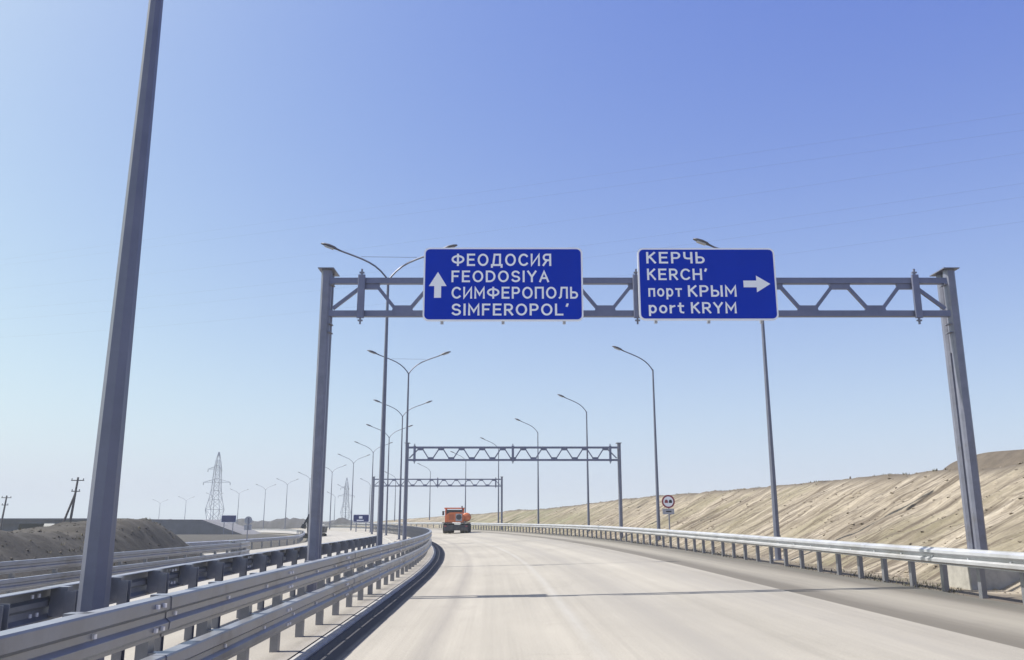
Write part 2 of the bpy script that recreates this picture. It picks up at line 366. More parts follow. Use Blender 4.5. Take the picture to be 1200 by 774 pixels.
# ------------------------------------------------------------------ terrain
CREST_D = [-60, 8, 30, 50, 72, 113, 150, 180, 230, 300, 420]
CREST_Z = [3.0, 3.0, 3.05, 3.2, 3.15, 2.5, 1.85, 1.0, -1.0, -2.8, -3.3]
def terrain(o, D):
    o = np.asarray(o, float); D = np.asarray(D, float)
    X = o + shift(D)
    z = plane_z(o, D) - 0.10
    z = z - 0.5 * sm(-24, -60, o) * (o < 0) + 0.25 * vnoise(X * 0.03, D * 0.03, 3) * sm(-24, -50, o)
    # dug-out bank left of the far carriageway
    end = 1 - sm(44, 53, D - 0.5 * (o + 15))
    m = sm(-13.6, -16.8, o) * (1 - sm(-18.6, -24, o)) * end
    z = z + m * (np.interp(D, [20, 32, 38, 45], [1.6, 1.7, 1.85, 2.2]) + 0.3 * vnoise(D * 0.12, o * 0.1, 5) + 0.28 * vnoise(D * 0.7, o * 0.3, 6) + 0.22 * np.abs(vnoise(D * 1.4, o * 0.9, 7)) + 0.12 * vnoise(D * 2.6, o * 2.2, 8))
    # cut slope on the right
    cz = np.interp(D, CREST_D, CREST_Z) + 0.22 * vnoise(D * 0.09, 0.5, 9) + 0.10 * vnoise(D * 0.6, 0.5, 10) + 0.09 * vnoise(D * 1.9, 0.5, 18)
    s = np.clip((o - 9.7) / 5.9, 0, 1)
    prof = s * (0.9 + 0.1 * s)
    hillz = z + (cz - z) * prof
    slope = np.clip(s * 6, 0, 1) * np.clip((1 - s) * 4, 0, 1)
    dd = D + 0.12 * o + 0.5 * vnoise(o * 0.5, D * 0.2, 15)
    rills = 0.34 * np.abs(vnoise(dd * 0.9, o * 0.18, 11)) + 0.2 * np.abs(vnoise(dd * 2.1, o * 0.22, 12)) + 0.10 * vnoise(dd * 0.3, o * 0.3, 13) + 0.10 * vnoise(D * 1.7, o * 1.6, 16) + 0.05 * vnoise(D * 3.9, o * 3.7, 17)
    hillz = hillz - slope * (rills - 0.13)
    z = np.where(o > 9.7, hillz, z)
    top = np.clip((o - 15.6) / 1.0, 0, 1)
    z = z + top * 0.12 * vnoise(X * 0.6, D * 0.6, 14) - 0.04 * np.clip(o - 16, 0, 40) * (D < 400)
    # spoil heap behind the crest
    r = np.hypot(X - 36.5, (D - 47) * 0.75)
    z = np.maximum(z, np.where(r < 13.2, 2.4 + 2.75 * (1 - sm(9.6, 13.2, r)) + 0.25 * vnoise(X * 0.25, D * 0.25, 21) - 0.012 * r, -99))
    return z
def zones(o, D):
    X = o + shift(D)
    r = np.hypot(X - 36.5, (D - 47) * 0.75)
    hill = sm(8.6, 9.2, o) * (1 - sm(15.0, 16.0, o))
    soil = sm(-11.0, -11.6, o) * (1 - sm(-70, -100, o)) * (1 - sm(260, 320, D))
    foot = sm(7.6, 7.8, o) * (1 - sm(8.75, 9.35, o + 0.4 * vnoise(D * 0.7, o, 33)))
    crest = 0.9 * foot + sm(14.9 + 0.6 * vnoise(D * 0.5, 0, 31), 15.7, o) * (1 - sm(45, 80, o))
    green = sm(58, 80, D) * (1 - sm(112, 140, D)) * (0.55 + vnoise(D * 0.2, o * 0.4, 34))
    return np.stack([hill, soil, crest, np.clip(green, 0, 1)], -1)
def tz(X, D):
    o = X - float(shift(D)); return float(terrain(np.array([o]), np.array([D]))[0])

Dl = np.unique(np.concatenate([[-4000, -1500, -600, -250, -120, -60, -30, -15, -8, -4], np.arange(0, 8, 1.0), np.arange(8, 60, 0.18), np.arange(60, 120, 0.4),
      np.arange(120, 330, 2.0), np.arange(330, 600, 15), [650, 750, 900, 1200, 1700, 2500, 4000, 6500, 11000]]))
Ol = np.unique(np.concatenate([[-14000, -9000, -5000, -2500, -1200, -600, -350, -220, -150, -110], np.arange(-90, -34, 5.0), np.arange(-34, -22, 1.0), np.arange(-24, -12.8, 0.22),
      [-12.4, -10.6, -4.6, -2.1, 5.5, 7.8, 8.2, 8.6, 8.9, 9.2], np.arange(9.7, 16.3, 0.16), np.arange(16.6, 20, 0.8), np.arange(20, 56, 1.5),
      [60, 70, 85, 105, 140, 200, 320, 600, 1200, 2500, 5000, 9000, 16000]]))
OO, DD = np.meshgrid(Ol, Dl)
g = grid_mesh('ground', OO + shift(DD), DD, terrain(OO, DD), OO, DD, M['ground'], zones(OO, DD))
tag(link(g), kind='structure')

# ------------------------------------------------------------------ pavements
Dr = np.unique(np.concatenate([np.arange(-6, 130, 1.0), np.arange(130, 322, 4.0)]))
def strip(name, o0, o1, dz, mat, n=2, D=Dr, fo=None):
    D_ = np.asarray(D, float); t = np.linspace(0, 1, n)
    a = np.interp(D_, *zip(*o0)) if isinstance(o0, list) else np.full_like(D_, o0)
    b = np.interp(D_, *zip(*o1)) if isinstance(o1, list) else np.full_like(D_, o1)
    O = a[:, None] + (b - a)[:, None] * t[None, :]; DD_ = np.repeat(D_[:, None], n, 1)
    ob = grid_mesh(name, O + shift(DD_), DD_, plane_z(O, DD_) + dz, O, DD_, mat, smooth=False)
    return tag(link(ob), kind='structure')
strip('road', -2.06, 5.5, 0.0, M['road'], 6)
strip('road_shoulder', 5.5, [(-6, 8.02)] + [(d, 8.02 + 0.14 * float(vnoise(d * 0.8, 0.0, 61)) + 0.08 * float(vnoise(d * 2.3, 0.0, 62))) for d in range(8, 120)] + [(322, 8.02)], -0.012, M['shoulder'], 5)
strip('far_carriageway', [(-6, -10.9), (44, -10.9), (56, -18.0), (66, -15.0), (85, -11.5), (110, -10.8), (322, -10.8)], -4.55, 0.0, M['opp'], 6)
def kerb_mesh(name, o0, o1, h):
    mb = MB(); rows = []
    for D in Dr:
        rows.append([P(o0, D, -0.09), P(o0, D, h - 0.015), P(o0 + 0.02 * (1 if o1 > o0 else -1), D, h), P(o1, D, h), P(o1, D, -0.09)])
    vs_ = [p for r in rows for p in r]; fs = []
    for i in range(len(rows) - 1):
        for k in range(4): a = i * 5 + k; fs.append((a, a + 1, a + 6, a + 5))
    mb.add(vs_, fs); return tag(mb.build(name, M['kerb']), kind='structure')
kerb_mesh('kerb_near', -2.06, -2.20, 0.04)
strip('gutter', -2.06, -1.66, 0.005, M['gutter'], 3)
kerb_mesh('kerb_far', -4.55, -4.39, 0.04)
strip('median_strip', -4.39, -2.20, 0.052, M['median'], 4)
strip('far_verge', -11.4, -10.9, 0.05, M['kerb'], 2, D=np.arange(8, 45, 1.0))

# ------------------------------------------------------------------ guardrails
W = [(0.0, 0.0), (0.0, 0.018), (0.078, 0.05), (0.082, 0.10), (0.012, 0.135), (0.012, 0.177), (0.082, 0.212), (0.078, 0.262), (0.0, 0.294), (0.0, 0.312)]
WCAP = [(0.0, 0.0), (0.0, 0.02), (0.05, 0.05), (0.055, 0.10), (0.022, 0.125), (0.022, 0.165), (0.055, 0.19), (0.052, 0.262), (0.045, 0.275), (-0.055, 0.275)]
def rail_point(path, s):
    return path(s)
def shell(mb, prof, frames, off=0.0, th=0.005):
    n = len(prof); loop = [(a + off, b) for a, b in prof] + [(a + off - th, b - (th if i > n - 3 and prof is WCAP else 0)) for i, (a, b) in reversed(list(enumerate(prof)))]
    k = len(loop); vs_ = []
    for (p, lat) in frames:
        for a, b in loop: vs_.append((p.x + lat.x * a, p.y + lat.y * a, p.z + b))
    fs = [tuple(range(k)), tuple(range(len(frames) * k - 1, (len(frames) - 1) * k - 1, -1))]
    for i in range(len(frames) - 1):
        for j in range(k):
            j2 = (j + 1) % k; fs.append((i * k + j, (i + 1) * k + j, (i + 1) * k + j2, i * k + j2))
    mb.add(vs_, fs)

def channel_post(h, w=0.11, d=0.09, t=0.012):
    mb = MB()                                     # C-section: web across, flanges along the road
    out = [(-d / 2, -w / 2), (d / 2, -w / 2), (d / 2, w / 2), (-d / 2, w / 2), (-d / 2, w / 2 - t), (d / 2 - t, w / 2 - t), (d / 2 - t, -w / 2 + t), (-d / 2, -w / 2 + t)]
    n = len(out); vs_ = [(a, b, z) for z in (-0.25, h) for a, b in out]
    fs = [(i, (i + 1) % n, n + (i + 1) % n, n + i) for i in range(n)] + [(8, 9, 14, 15), (9, 10, 13, 14), (10, 11, 12, 13), (0, 7, 6, 1), (1, 6, 5, 2), (2, 5, 4, 3)]
    mb.add(vs_, fs); return mb

def guardrail(path, s0, s1, side, tiers, label, prof, base, mat='rail', pitch=1.25, post_to=None, bolts_to=0, panel=4.0, group='guardrails along the carriageways', height=None, ph=None):
    """path(s) -> ground point, side = +1 beam faces right / -1 left; tiers = beam bottom heights"""
    p0 = path(s0)
    root = thing('guardrail', (p0.x, p0.y, p0.z + base), label, 'guardrail', group)
    def frame(s):
        a, b = path(s - 0.05), path(s + 0.05); d = (b - a); d.z = 0; d.normalize()
        lat = Vector((d.y, -d.x, 0)) * side; q = path(s); q.z += base
        return q, lat, d
    post_to = post_to or s1
    me = channel_post(ph).mesh('post', M['rail'])  # posts take the darker copy, their shade is in the colour
    sp = MB()
    sp.box((0, 0, 0), (0.14, 0.10, 0.24)); spm = sp.mesh('spacer', M[mat])
    bm = MB(); s = s0 + 0.4; i = 0
    while s < min(post_to, s1):
        q, lat, d = frame(s)
        o = link(bpy.data.objects.new('post', me), root); rz = math.atan2(lat.y, lat.x)
        o.location = q - root.location - lat * 0.16; o.rotation_euler.z = rz
        for tb in tiers:
            if s < 60:
                x = link(bpy.data.objects.new('spacer', spm), o); x.location = (0.095, 0, tb + 0.155)
            if s < bolts_to:
                for (ds, dz, dl) in ((0.0, 0.145, 0.026), (-0.3, 0.075, 0.06), (-0.3, 0.225, 0.06), (-0.42, 0.075, 0.06), (-0.42, 0.225, 0.06)):
                    qq, l2, d2 = frame(s + ds)
                    if ds != 0 and i % 3: continue
                    c = qq + l2 * (dl + 0.006); c.z += tb + dz
                    bm.box(c, (0.028, 0.026, 0.026), rz, 0.006)
                    c2 = qq - l2 * 0.012; c2.z += tb + dz; bm.box(c2, (0.02, 0.03, 0.03), rz, 0.006)
        s += pitch * (1.0 if s < 120 else 2.5); i += 1
    if bm.v: tag(bm.build('bolts', M['bolt'], root), kind='stuff')
    s = s0; j = 0
    while s < s1 - 0.2:
        e = min(s + panel + 0.12, s1)
        nseg = 5 if s < 140 else 3
        fr = [frame(s + (e - s) * k / nseg)[:2] for k in range(nseg + 1)]
        for tb in tiers:
            mb = MB(); shell(mb, prof, [(Vector((p.x, p.y, p.z + tb + 0.002 * (j % 2))), l) for p, l in fr], 0.006 * (j % 2))
            mb.build('beam', M[mat], root)
        s += panel; j += 1
    return root

kD = [2, 6.5, 12, 20, 400]
def path_o(o_list):
    ds, os_ = zip(*o_list)
    return lambda D: P(float(np.interp(D, ds, os_)), D)
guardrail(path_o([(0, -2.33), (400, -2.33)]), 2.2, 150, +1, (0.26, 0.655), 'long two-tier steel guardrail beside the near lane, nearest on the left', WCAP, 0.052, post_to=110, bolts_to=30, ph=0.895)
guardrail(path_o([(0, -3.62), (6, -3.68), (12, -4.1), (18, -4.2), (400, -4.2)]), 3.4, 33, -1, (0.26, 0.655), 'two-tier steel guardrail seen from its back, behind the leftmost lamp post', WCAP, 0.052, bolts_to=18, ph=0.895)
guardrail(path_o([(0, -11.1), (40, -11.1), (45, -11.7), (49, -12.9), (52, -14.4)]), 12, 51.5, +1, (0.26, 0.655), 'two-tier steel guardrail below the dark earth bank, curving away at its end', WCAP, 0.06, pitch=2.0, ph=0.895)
guardrail(path_o([(55, -19.6), (60, -18.6), (66, -16.8), (85, -12.4), (110, -11.2), (400, -11.2)]), 56, 176, +1, (0.42,), 'distant pale guardrail across the ramp, in front of the small blue signs', W, 0.0, mat='rail_lit', pitch=2.5, post_to=120, ph=0.70)
guardrail(path_o([(0, 8.35), (400, 8.35)]), 7.4, 200, -1, (0.42,), 'long sunlit single-beam guardrail along the right shoulder below the tan slope', W, 0.0, mat='rail_lit', post_to=150, bolts_to=26, ph=0.70)

# ------------------------------------------------------------------ lamp posts
def head_mesh():
    mb = MB()          # cobra-head luminaire pointing along +x from the arm's end
    st = [(-0.10, 0.035, 0.03, 0.0), (0.05, 0.05, 0.045, 0.0), (0.16, 0.11, 0.065, 0.015), (0.36, 0.135, 0.075, 0.02), (0.54, 0.12, 0.06, 0.012), (0.66, 0.06, 0.03, 0.0)]
    vs_ = []; n = 10
    for x, hw, hh, zc in st:
        for k in range(n):
            t = 2 * math.pi * k / n; z = math.sin(t) * hh
            vs_.append((x, math.cos(t) * hw, zc + (z if z > 0 else z * 0.55)))
    fs = [tuple(range(n - 1, -1, -1)), tuple(range((len(st) - 1) * n, len(st) * n))]
    for i in range(len(st) - 1):
        for k in range(n): q = (k + 1) % n; fs.append((i * n + k, i * n + q, (i + 1) * n + q, (i + 1) * n + k))
    mb.add(vs_, fs); return mb.mesh('lamp_head', M['lamp'], smooth=True)
def lens_mesh():
    mb = MB(); mb.box((0.35, 0, -0.034), (0.34, 0.17, 0.03), 0, 0.03); return mb.mesh('lens', M['lens'])
HEAD, LENS = head_mesh(), lens_mesh()
HEADR = Matrix.Rotation
def lamp_post(X, D, zh, arms, label, r0=0.105, r1=0.045, mid=None, yaw=0.0, group='lamp posts', arm_len=2.15, rise=1.1):
    zb = tz(X, D); o_ = X - float(shift(D))
    if -10.8 < o_ < -4.55 or -2.06 < o_ < 5.5: zb = float(plane_z(o_, D))
    if -4.5 <= o_ <= -2.1: zb = float(plane_z(o_, D)) + 0.052
    root = thing('street_lamp', (X, D, zb), label, 'lamp post', group)
    zt = zh - rise - 0.14                # fork
    mb = MB()
    if mid: mb.tube([(X, D, zb - 0.3), (X, D, mid[0]), (X, D, zt)], [r0, mid[1], r1], 8, math.pi / 8)
    else: mb.tube([(X, D, zb - 0.3), (X, D, zt)], [r0, r1], 8, math.pi / 8)
    mb.build('pole', M['pole'], root)
    near = D < 110
    if near:
        fl = MB(); fl.box((X, D, zb + 0.015), (r0 * 3.6, r0 * 3.6, 0.03), 0, 0.03)
        fl.build('base_flange', M['galv'], root)
    ca, sa = math.cos(yaw), math.sin(yaw)
    tips = []
    for sgn in arms:
        pts = []; n = 9 if near else 5
        for k in range(n):
            t = k / (n - 1)                # rises steeply off the pole, then flattens outward
            q = 0.25 * t + 0.75 * t ** 1.5; w = arm_len * q
            h = rise * (0.60 * q + 0.40 * (1 - (1 - q) ** 5))
            pts.append((X + sgn * w * ca, D + sgn * w * sa, zt - 0.05 + h))
        am = MB(); am.tube(pts, [r1 * 0.95] + [r1 * 0.74] * (n - 1), 6)
        arm = am.build('arm', M['pole'], root)
        a, b = Vector(pts[-2]), Vector(pts[-1]); tips.append(b)
        h = link(bpy.data.objects.new('lamp_head', HEAD), arm)
        tilt = math.atan2(b.z - a.z, math.hypot(b.x - a.x, b.y - a.y))
        h.location = b - root.location; h.rotation_euler = (0, -tilt, math.atan2((b - a).y, (b - a).x))
        h['kind_of'] = 'lamp'; del h['kind_of']
        if D < 90:
            ln = link(bpy.data.objects.new('lens', LENS), arm); ln.location = h.location; ln.rotation_euler = h.rotation_euler
    if len(tips) == 2 and D < 60:
        tr = MB(); q0 = Vector((X, D, zt)); f = 0.55
        a = q0.lerp(tips[0], f); b = q0.lerp(tips[1], f); a.z = b.z = zt + rise * 0.74
        tr.tube([a, b], 0.008, 5); tr.build('tie_rod', M['pole'], root)
    return root
ORD = ['first', 'second', 'third', 'fourth', 'fifth', 'sixth', 'seventh', 'eighth', 'ninth', 'tenth', 'eleventh', 'twelfth', 'thirteenth', 'fourteenth', 'fifteenth']
# huge pole at the left edge
a, t = ray(110, 700); D0 = 6.9
lamp_post(a * D0, D0, 11.0, (-1, 1), 'huge grey octagonal pole at the left, cut off by the top of the picture', 0.126, 0.042, (7.0, 0.052), group='double-arm lamp posts in the median')
LEFT = [(457, 445, 288, 28.4), (479, 473.7, 412.5, 47.7), (472, 467.8, 470, 68.5), (455, 452.5, 498.5, 86.3), (435.3, 434, 518.6, 106), (412.5, 411, 533, 125), (388.6, 386, 545, 145),
        (361.5, 360, 554, 165), (335.8, 333.5, 561.5, 184), (309, 308, 568, 203), (278.4, 277, 573.5, 222), (248.6, 248, 578, 240), (216, 215, 582.3, 258), (185, 184.5, 585.8, 276)]
for i, (xf, xb, yh, D) in enumerate(LEFT):
    ab, _ = ray(xb, 625); _, th = ray(xb, yh)
    lab = ('double-arm lamp post right of the left gantry leg, its heads beside the first blue sign' if i == 0 else
           f'{ORD[i + 1]} double-arm lamp post along the curving median row, counting from the camera')
    lamp_post(ab * D, D, CAM_H + th * D, (-1, 1), lab, yaw=heading(D) * 0.8, group='double-arm lamp posts in the median', arm_len=1.78)
RIGHT = [(910, 283, 28.3), (772, 408, 46.5), (690, 464, 65), (631, 492, 81.6), (584, 514, 100.6), (545, 530, 120), (503, 544, 143), (462, 553.5, 163), (432, 561.5, 182), (404, 568.5, 202), (391, 577, 224)]
for i, (xb, yh, D) in enumerate(RIGHT):
    ab, _ = ray(xb, 622); _, th = ray(xb, yh)
    lab = ('single-arm lamp post whose head rises above the second blue sign' if i == 0 else
           'single-arm lamp post beside the round sign on the right' if i == 1 else
           f'{ORD[i]} single-arm lamp post along the right side, counting from the camera')
    lamp_post(ab * D, D, CAM_H + th * D, (-1,), lab, yaw=heading(D) * 0.8, group='single-arm lamp posts along the right side', arm_len=1.66)

# ------------------------------------------------------------------ sign gantries
def gantry(D, xl, xr, yb, zt, zbot, zpost, nbot, label, big=True, hang=()):
    """xl, xr: X of the two legs at ground; legs lean with nothing (vertical)"""
    zl_, zr_ = tz(xl, D), tz(xr, D)
    ol = xl - float(shift(D)); zl_ = float(plane_z(ol, D)) + 0.052 if -4.4 < ol < -2.2 else zl_
    root = thing('sign_gantry', (xl, D, zl_), label, 'sign gantry', 'sign gantries over the road')
    ch = 0.125; w = 0.215; dp = 0.17; gap = 0.34
    for X, zb, sg in ((xl, zl_, 1), (xr, zr_, -1)):
        leg = MB(); leg.box((X, D, (zb + zpost) / 2 - 0.15), (w, dp, zpost - zb + 0.3), 0, 0.045)
        lo = leg.build('leg', M['galv'], root)
        bk = MB(); bk.box((X, D + gap, (zb + zpost) / 2 - 0.15), (w * 0.72, dp, zpost - zb + 0.3), 0, 0.045)
        bk.build('leg', M['galv'], root)
        wb = MB(); zc = zpost - 1.75
        wb.box((X, D + gap / 2, (zc + zpost - 0.02) / 2), (0.05, gap - dp + 0.01, zpost - zc - 0.02)); wb.build('web_plate', M['galv'], lo)
        cp = MB(); cp.box((X, D + gap / 2, zpost + 0.012), (w + 0.12, gap + dp + 0.12, 0.02)); cp.build('cap_plate', M['galv'], root)
        if big:
            for zz in (zbot - 0.16, zbot + 0.02 + (zt - zbot) * 0.8, zbot - 0.34):
                cl = MB(); cl.box((X + sg * (w / 2 + 0.02), D + 0.02, zz), (0.06, dp + 0.06, 0.02)); cl.build('bracket', M['galv'], lo)
    xi0, xi1 = xl + w / 2 - 0.02, xr - w / 2 + 0.02
    for nm, z0 in (('top_chord', zt - ch / 2), ('bottom_chord', zbot + ch / 2)):
        c = MB(); c.box(((xi0 + xi1) / 2, D, z0), (xi1 - xi0, 0.12, ch)); c.build(nm, M['truss'], root)
    step = (xi1 - xi0 - 0.25) / (2 * nbot + 2); x0 = xi0 + 0.12
    nodes = [x0 + step * k for k in range(2 * nbot + 3)]     # even -> bottom (ends), odd -> top, alternating
    zb_, zt_ = zbot + ch, zt - ch; gw, gh = step * 0.62, 0.115
    for k, x in enumerate(nodes):
        if k in (0, len(nodes) - 1): continue
        gm = MB()
        zc = zb_ + gh / 2 if k % 2 == 0 else zt_ - gh / 2
        sgn = 1 if k % 2 == 0 else -1
        gm.prism([(x - gw / 2, zc - sgn * gh / 2), (x + gw / 2, zc - sgn * gh / 2), (x + gw / 2 - 0.03, zc + sgn * gh / 2), (x - gw / 2 + 0.03, zc + sgn * gh / 2)], 'y', D - 0.035, D + 0.035)
        gm.build('gusset_plate', M['truss'], root)
    for k in range(len(nodes) - 1):
        xa, xb = nodes[k], nodes[k + 1]
        fa = xa + gw * 0.36 if k not in (0,) else xa - 0.05; fb = xb - gw * 0.36 if k + 1 != len(nodes) - 1 else xb + 0.05
        za = zb_ + 0.05 if k % 2 == 0 else zt_ - 0.05; zb2 = zt_ - 0.05 if k % 2 == 0 else zb_ + 0.05
        dg = MB(); dg.bar((fa, D, za), (fb, D, zb2), 0.06, 0.07); dg.build('diagonal', M['truss'], root)
    for x in hang:
        hg = MB(); hg.box((x, D - 0.10, (zt + zbot) / 2), (0.15, 0.055, zt - zbot + 0.10), 0, 0.01); h = hg.build('hanger', M['truss'], root)
        for zz in (zt + 0.10, zbot - 0.10):
            b_ = MB(); b_.box((x, D - 0.09, zz), (0.035, 0.035, 0.16)); b_.box((x, D - 0.09, zz), (0.10, 0.05, 0.03)); b_.build('clamp_bolt', M['galv'], h)
    return root, (zl_, zr_)

GD = 17.2
xl = ray(383.5, 317)[0] * GD; xr = ray(1108, 317)[0] * GD + 0.06
zt = CAM_H + ray(400, 326.5)[1] * GD; zbo = CAM_H + ray(400, 371.5)[1] * GD; zp = CAM_H + ray(400, 317)[1] * GD
hx = [ray(424, 350)[0] * GD, ray(745.5, 350)[0] * GD, ray(1072, 350)[0] * GD]
gan, (gzl, gzr) = gantry(GD, xl, xr, 0, zt, zbo, zp, 8, 'big steel gantry nearest the camera, carrying both blue signs', True, hx)
ft = thing('concrete_footing', (xr + 0.12, GD + 0.15, gzr), 'concrete block at the foot of the right gantry leg behind the guardrail', 'footing')
mb = MB(); mb.box((xr + 0.10, GD + 0.12, gzr + 0.12), (1.15, 0.95, 0.66), 0, 0.02); mb.build('block', M['concrete'], ft)
pl = MB(); pl.box((xr, GD + 0.17, gzr + 0.465), (0.55, 0.75, 0.025)); pl.build('base_plate', M['galv'], ft)
G2 = 54.0
a2l, a2r = ray(475, 600)[0] * G2, ray(727.5, 600)[0] * G2
gantry(G2, a2l, a2r, 0, CAM_H + ray(600, 523.6)[1] * G2, CAM_H + ray(600, 540.5)[1] * G2, CAM_H + ray(600, 519.5)[1] * G2, 9, 'middle bare gantry without signs, behind the blue signs', False,
       [ray(486, 532)[0] * G2, ray(601, 532)[0] * G2, ray(715, 532)[0] * G2])
G3 = 95.0
a3l, a3r = ray(436.5, 600)[0] * G3, ray(588, 600)[0] * G3
gantry(G3, a3l, a3r, 0, CAM_H + ray(600, 561.3)[1] * G3, CAM_H + ray(600, 570.5)[1] * G3, CAM_H + ray(600, 559)[1] * G3, 9, 'smallest and farthest bare gantry, above the orange vehicle', False,
       [ray(513, 566)[0] * G3, ray(581, 566)[0] * G3])

# ------------------------------------------------------------------ the two overhead signs
def rrect(x0, x1, z0, z1, r, n=5):
    pts = []
    for cx, cz, a0 in ((x1 - r, z1 - r, 0), (x0 + r, z1 - r, 90), (x0 + r, z0 + r, 180), (x1 - r, z0 + r, 270)):
        for k in range(n + 1):
            t = R_(a0 + 90 * k / n); pts.append((cx + r * math.cos(t), cz + r * math.sin(t)))
    return pts
def arc(cx, cy, rx, ry, a0, a1, n=14):
    return [(cx + rx * math.cos(R_(a0 + (a1 - a0) * k / n)), cy + ry * math.sin(R_(a0 + (a1 - a0) * k / n))) for k in range(n + 1)]
def bowl(x, y0, y1, w):              # half-round bowl open to the left, from (x, y1) round to (x, y0)
    ry = (y1 - y0) / 2; return [(x, y1), (x + w - ry * 0.8, y1)] + arc(x + w - ry * 0.8, (y0 + y1) / 2, ry * 0.8, ry, 90, -90)[1:] + [(x, y0)]
def flip(l, w): return [(w - x, y) for x, y in l]
RING = lambda cx, cy, rx, ry: arc(cx, cy, rx, ry, 0, 360, 24)[:-1] + ['closed']
G = {
 'O': (0.68, [RING(0.34, 0.5, 0.34, 0.5)]), 'C': (0.60, [arc(0.34, 0.5, 0.34, 0.5, 45, 315, 18)]),
 'E': (0.48, [[(0.48, 1), (0, 1), (0, 0), (0.48, 0)], [(0, 0.52), (0.42, 0.52)]]), 'F': (0.46, [[(0.46, 1), (0, 1), (0, 0)], [(0, 0.52), (0.38, 0.52)]]),
 'Ф': (0.84, [RING(0.42, 0.54, 0.42, 0.32), [(0.42, 0), (0.42, 1)]]),
 'Д': (0.74, [[(0, -0.17), (0, 0), (0.74, 0), (0.74, -0.17)], [(0.10, 0), (0.20, 1), (0.62, 1), (0.62, 0)]]),
 'И': (0.56, [[(0, 1), (0, 0.02), (0.56, 0.98), (0.56, 0)]]), 'Я': (0.52, [flip(bowl(0, 0.46, 1, 0.5), 0.52), [(0.52, 1), (0.52, 0)], [(0.26, 0.46), (0, 0)]]),
 'M': (0.68, [[(0, 0), (0, 0.98), (0.34, 0.3), (0.68, 0.98), (0.68, 0)]]), 'P': (0.50, [[(0, 0), (0, 1)], bowl(0, 0.46, 1, 0.5)]),
 'R': (0.52, [[(0, 0), (0, 1)], bowl(0, 0.46, 1, 0.5), [(0.24, 0.46), (0.52, 0)]]), 'П': (0.56, [[(0, 0), (0, 1), (0.56, 1), (0.56, 0)]]),
 'Л': (0.58, [[(0, 0), (0.09, 0.1), (0.16, 1), (0.58, 1), (0.58, 0)]]), 'Ь': (0.48, [[(0, 1), (0, 0)], bowl(0, 0, 0.54, 0.48)]),
 'Ы': (0.70, [[(0, 1), (0, 0)], bowl(0, 0, 0.54, 0.45), [(0.70, 1), (0.70, 0)]]), 'K': (0.52, [[(0, 0), (0, 1)], [(0.48, 1), (0.02, 0.46)], [(0.16, 0.60), (0.52, 0)]]),
 'Ч': (0.48, [[(0, 1), (0, 0.62), (0.05, 0.48), (0.18, 0.42), (0.48, 0.42)], [(0.48, 1), (0.48, 0)]]),
 'S': (0.54, [arc(0.27, 0.745, 0.25, 0.255, 25, 270, 12) + arc(0.27, 0.245, 0.27, 0.245, 90, -155, 12)[1:]]), 'I': (0.0, [[(0, 0), (0, 1)]]),
 'D': (0.60, [[(0, 0), (0, 1)], [(0, 1), (0.22, 1)] + arc(0.22, 0.5, 0.38, 0.5, 90, -90)[1:] + [(0, 0)]]),
 'Y': (0.58, [[(0, 1), (0.29, 0.46), (0.58, 1)], [(0.29, 0.46), (0.29, 0)]]), 'A': (0.62, [[(0, 0), (0.31, 0.98), (0.62, 0)], [(0.11, 0.32), (0.51, 0.32)]]),
 'L': (0.46, [[(0, 1), (0, 0), (0.46, 0)]]), 'H': (0.56, [[(0, 0), (0, 1)], [(0.56, 0), (0.56, 1)], [(0, 0.52), (0.56, 0.52)]]), '’': (0.05, [[(0.05, 1.02), (0.0, 0.86)]]),
 'п': (0.42, [[(0, 0), (0, 0.7), (0.42, 0.7), (0.42, 0)]]), 'o': (0.46, [RING(0.23, 0.35, 0.23, 0.35)]), 'p': (0.44, [[(0, 0.7), (0, -0.28)], RING(0.22, 0.35, 0.22, 0.35)]),
 'т': (0.42, [[(0, 0.7), (0.42, 0.7)], [(0.21, 0.7), (0.21, 0)]]), 'r': (0.28, [[(0, 0.7), (0, 0)], [(0, 0.42), (0.08, 0.60), (0.28, 0.68)]]),
 't': (0.32, [[(0.12, 0.95), (0.12, 0.16), (0.18, 0.03), (0.32, 0.0)], [(0, 0.68), (0.32, 0.68)]])}
for a_, b_ in zip('ОСЕМРКор', 'OCEMPKop'): G[a_] = G[b_]
HW = 0.078
def stroke(pts):                     # thick poly-line in the plane, mitred at the corners
    closed = pts[-1] == 'closed'; q = [Vector(p_) for p_ in (pts[:-1] if closed else pts)]
    if not closed:
        q[0] = q[0] + (q[0] - q[1]).normalized() * HW * 0.95; q[-1] = q[-1] + (q[-1] - q[-2]).normalized() * HW * 0.95
    n = len(q); vs_ = []
    for i in range(n):
        a_ = q[i] - q[i - 1] if (closed or i) else q[1] - q[0]; b_ = q[(i + 1) % n] - q[i] if (closed or i < n - 1) else a_
        if not closed and i == 0: a_ = b_
        a_, b_ = a_.normalized(), b_.normalized(); na = Vector((-a_.y, a_.x)); nb_ = Vector((-b_.y, b_.x)); m_ = (na + nb_)
        m_ = m_.normalized() if m_.length > 1e-4 else na
        k = HW / max(m_.dot(na), 0.45); vs_ += [q[i] + m_ * k, q[i] - m_ * k]
    fs = [(2 * i, 2 * i + 1, (2 * i + 3) % (2 * n), (2 * i + 2) % (2 * n)) for i in range(n if closed else n - 1)]
    return vs_, fs
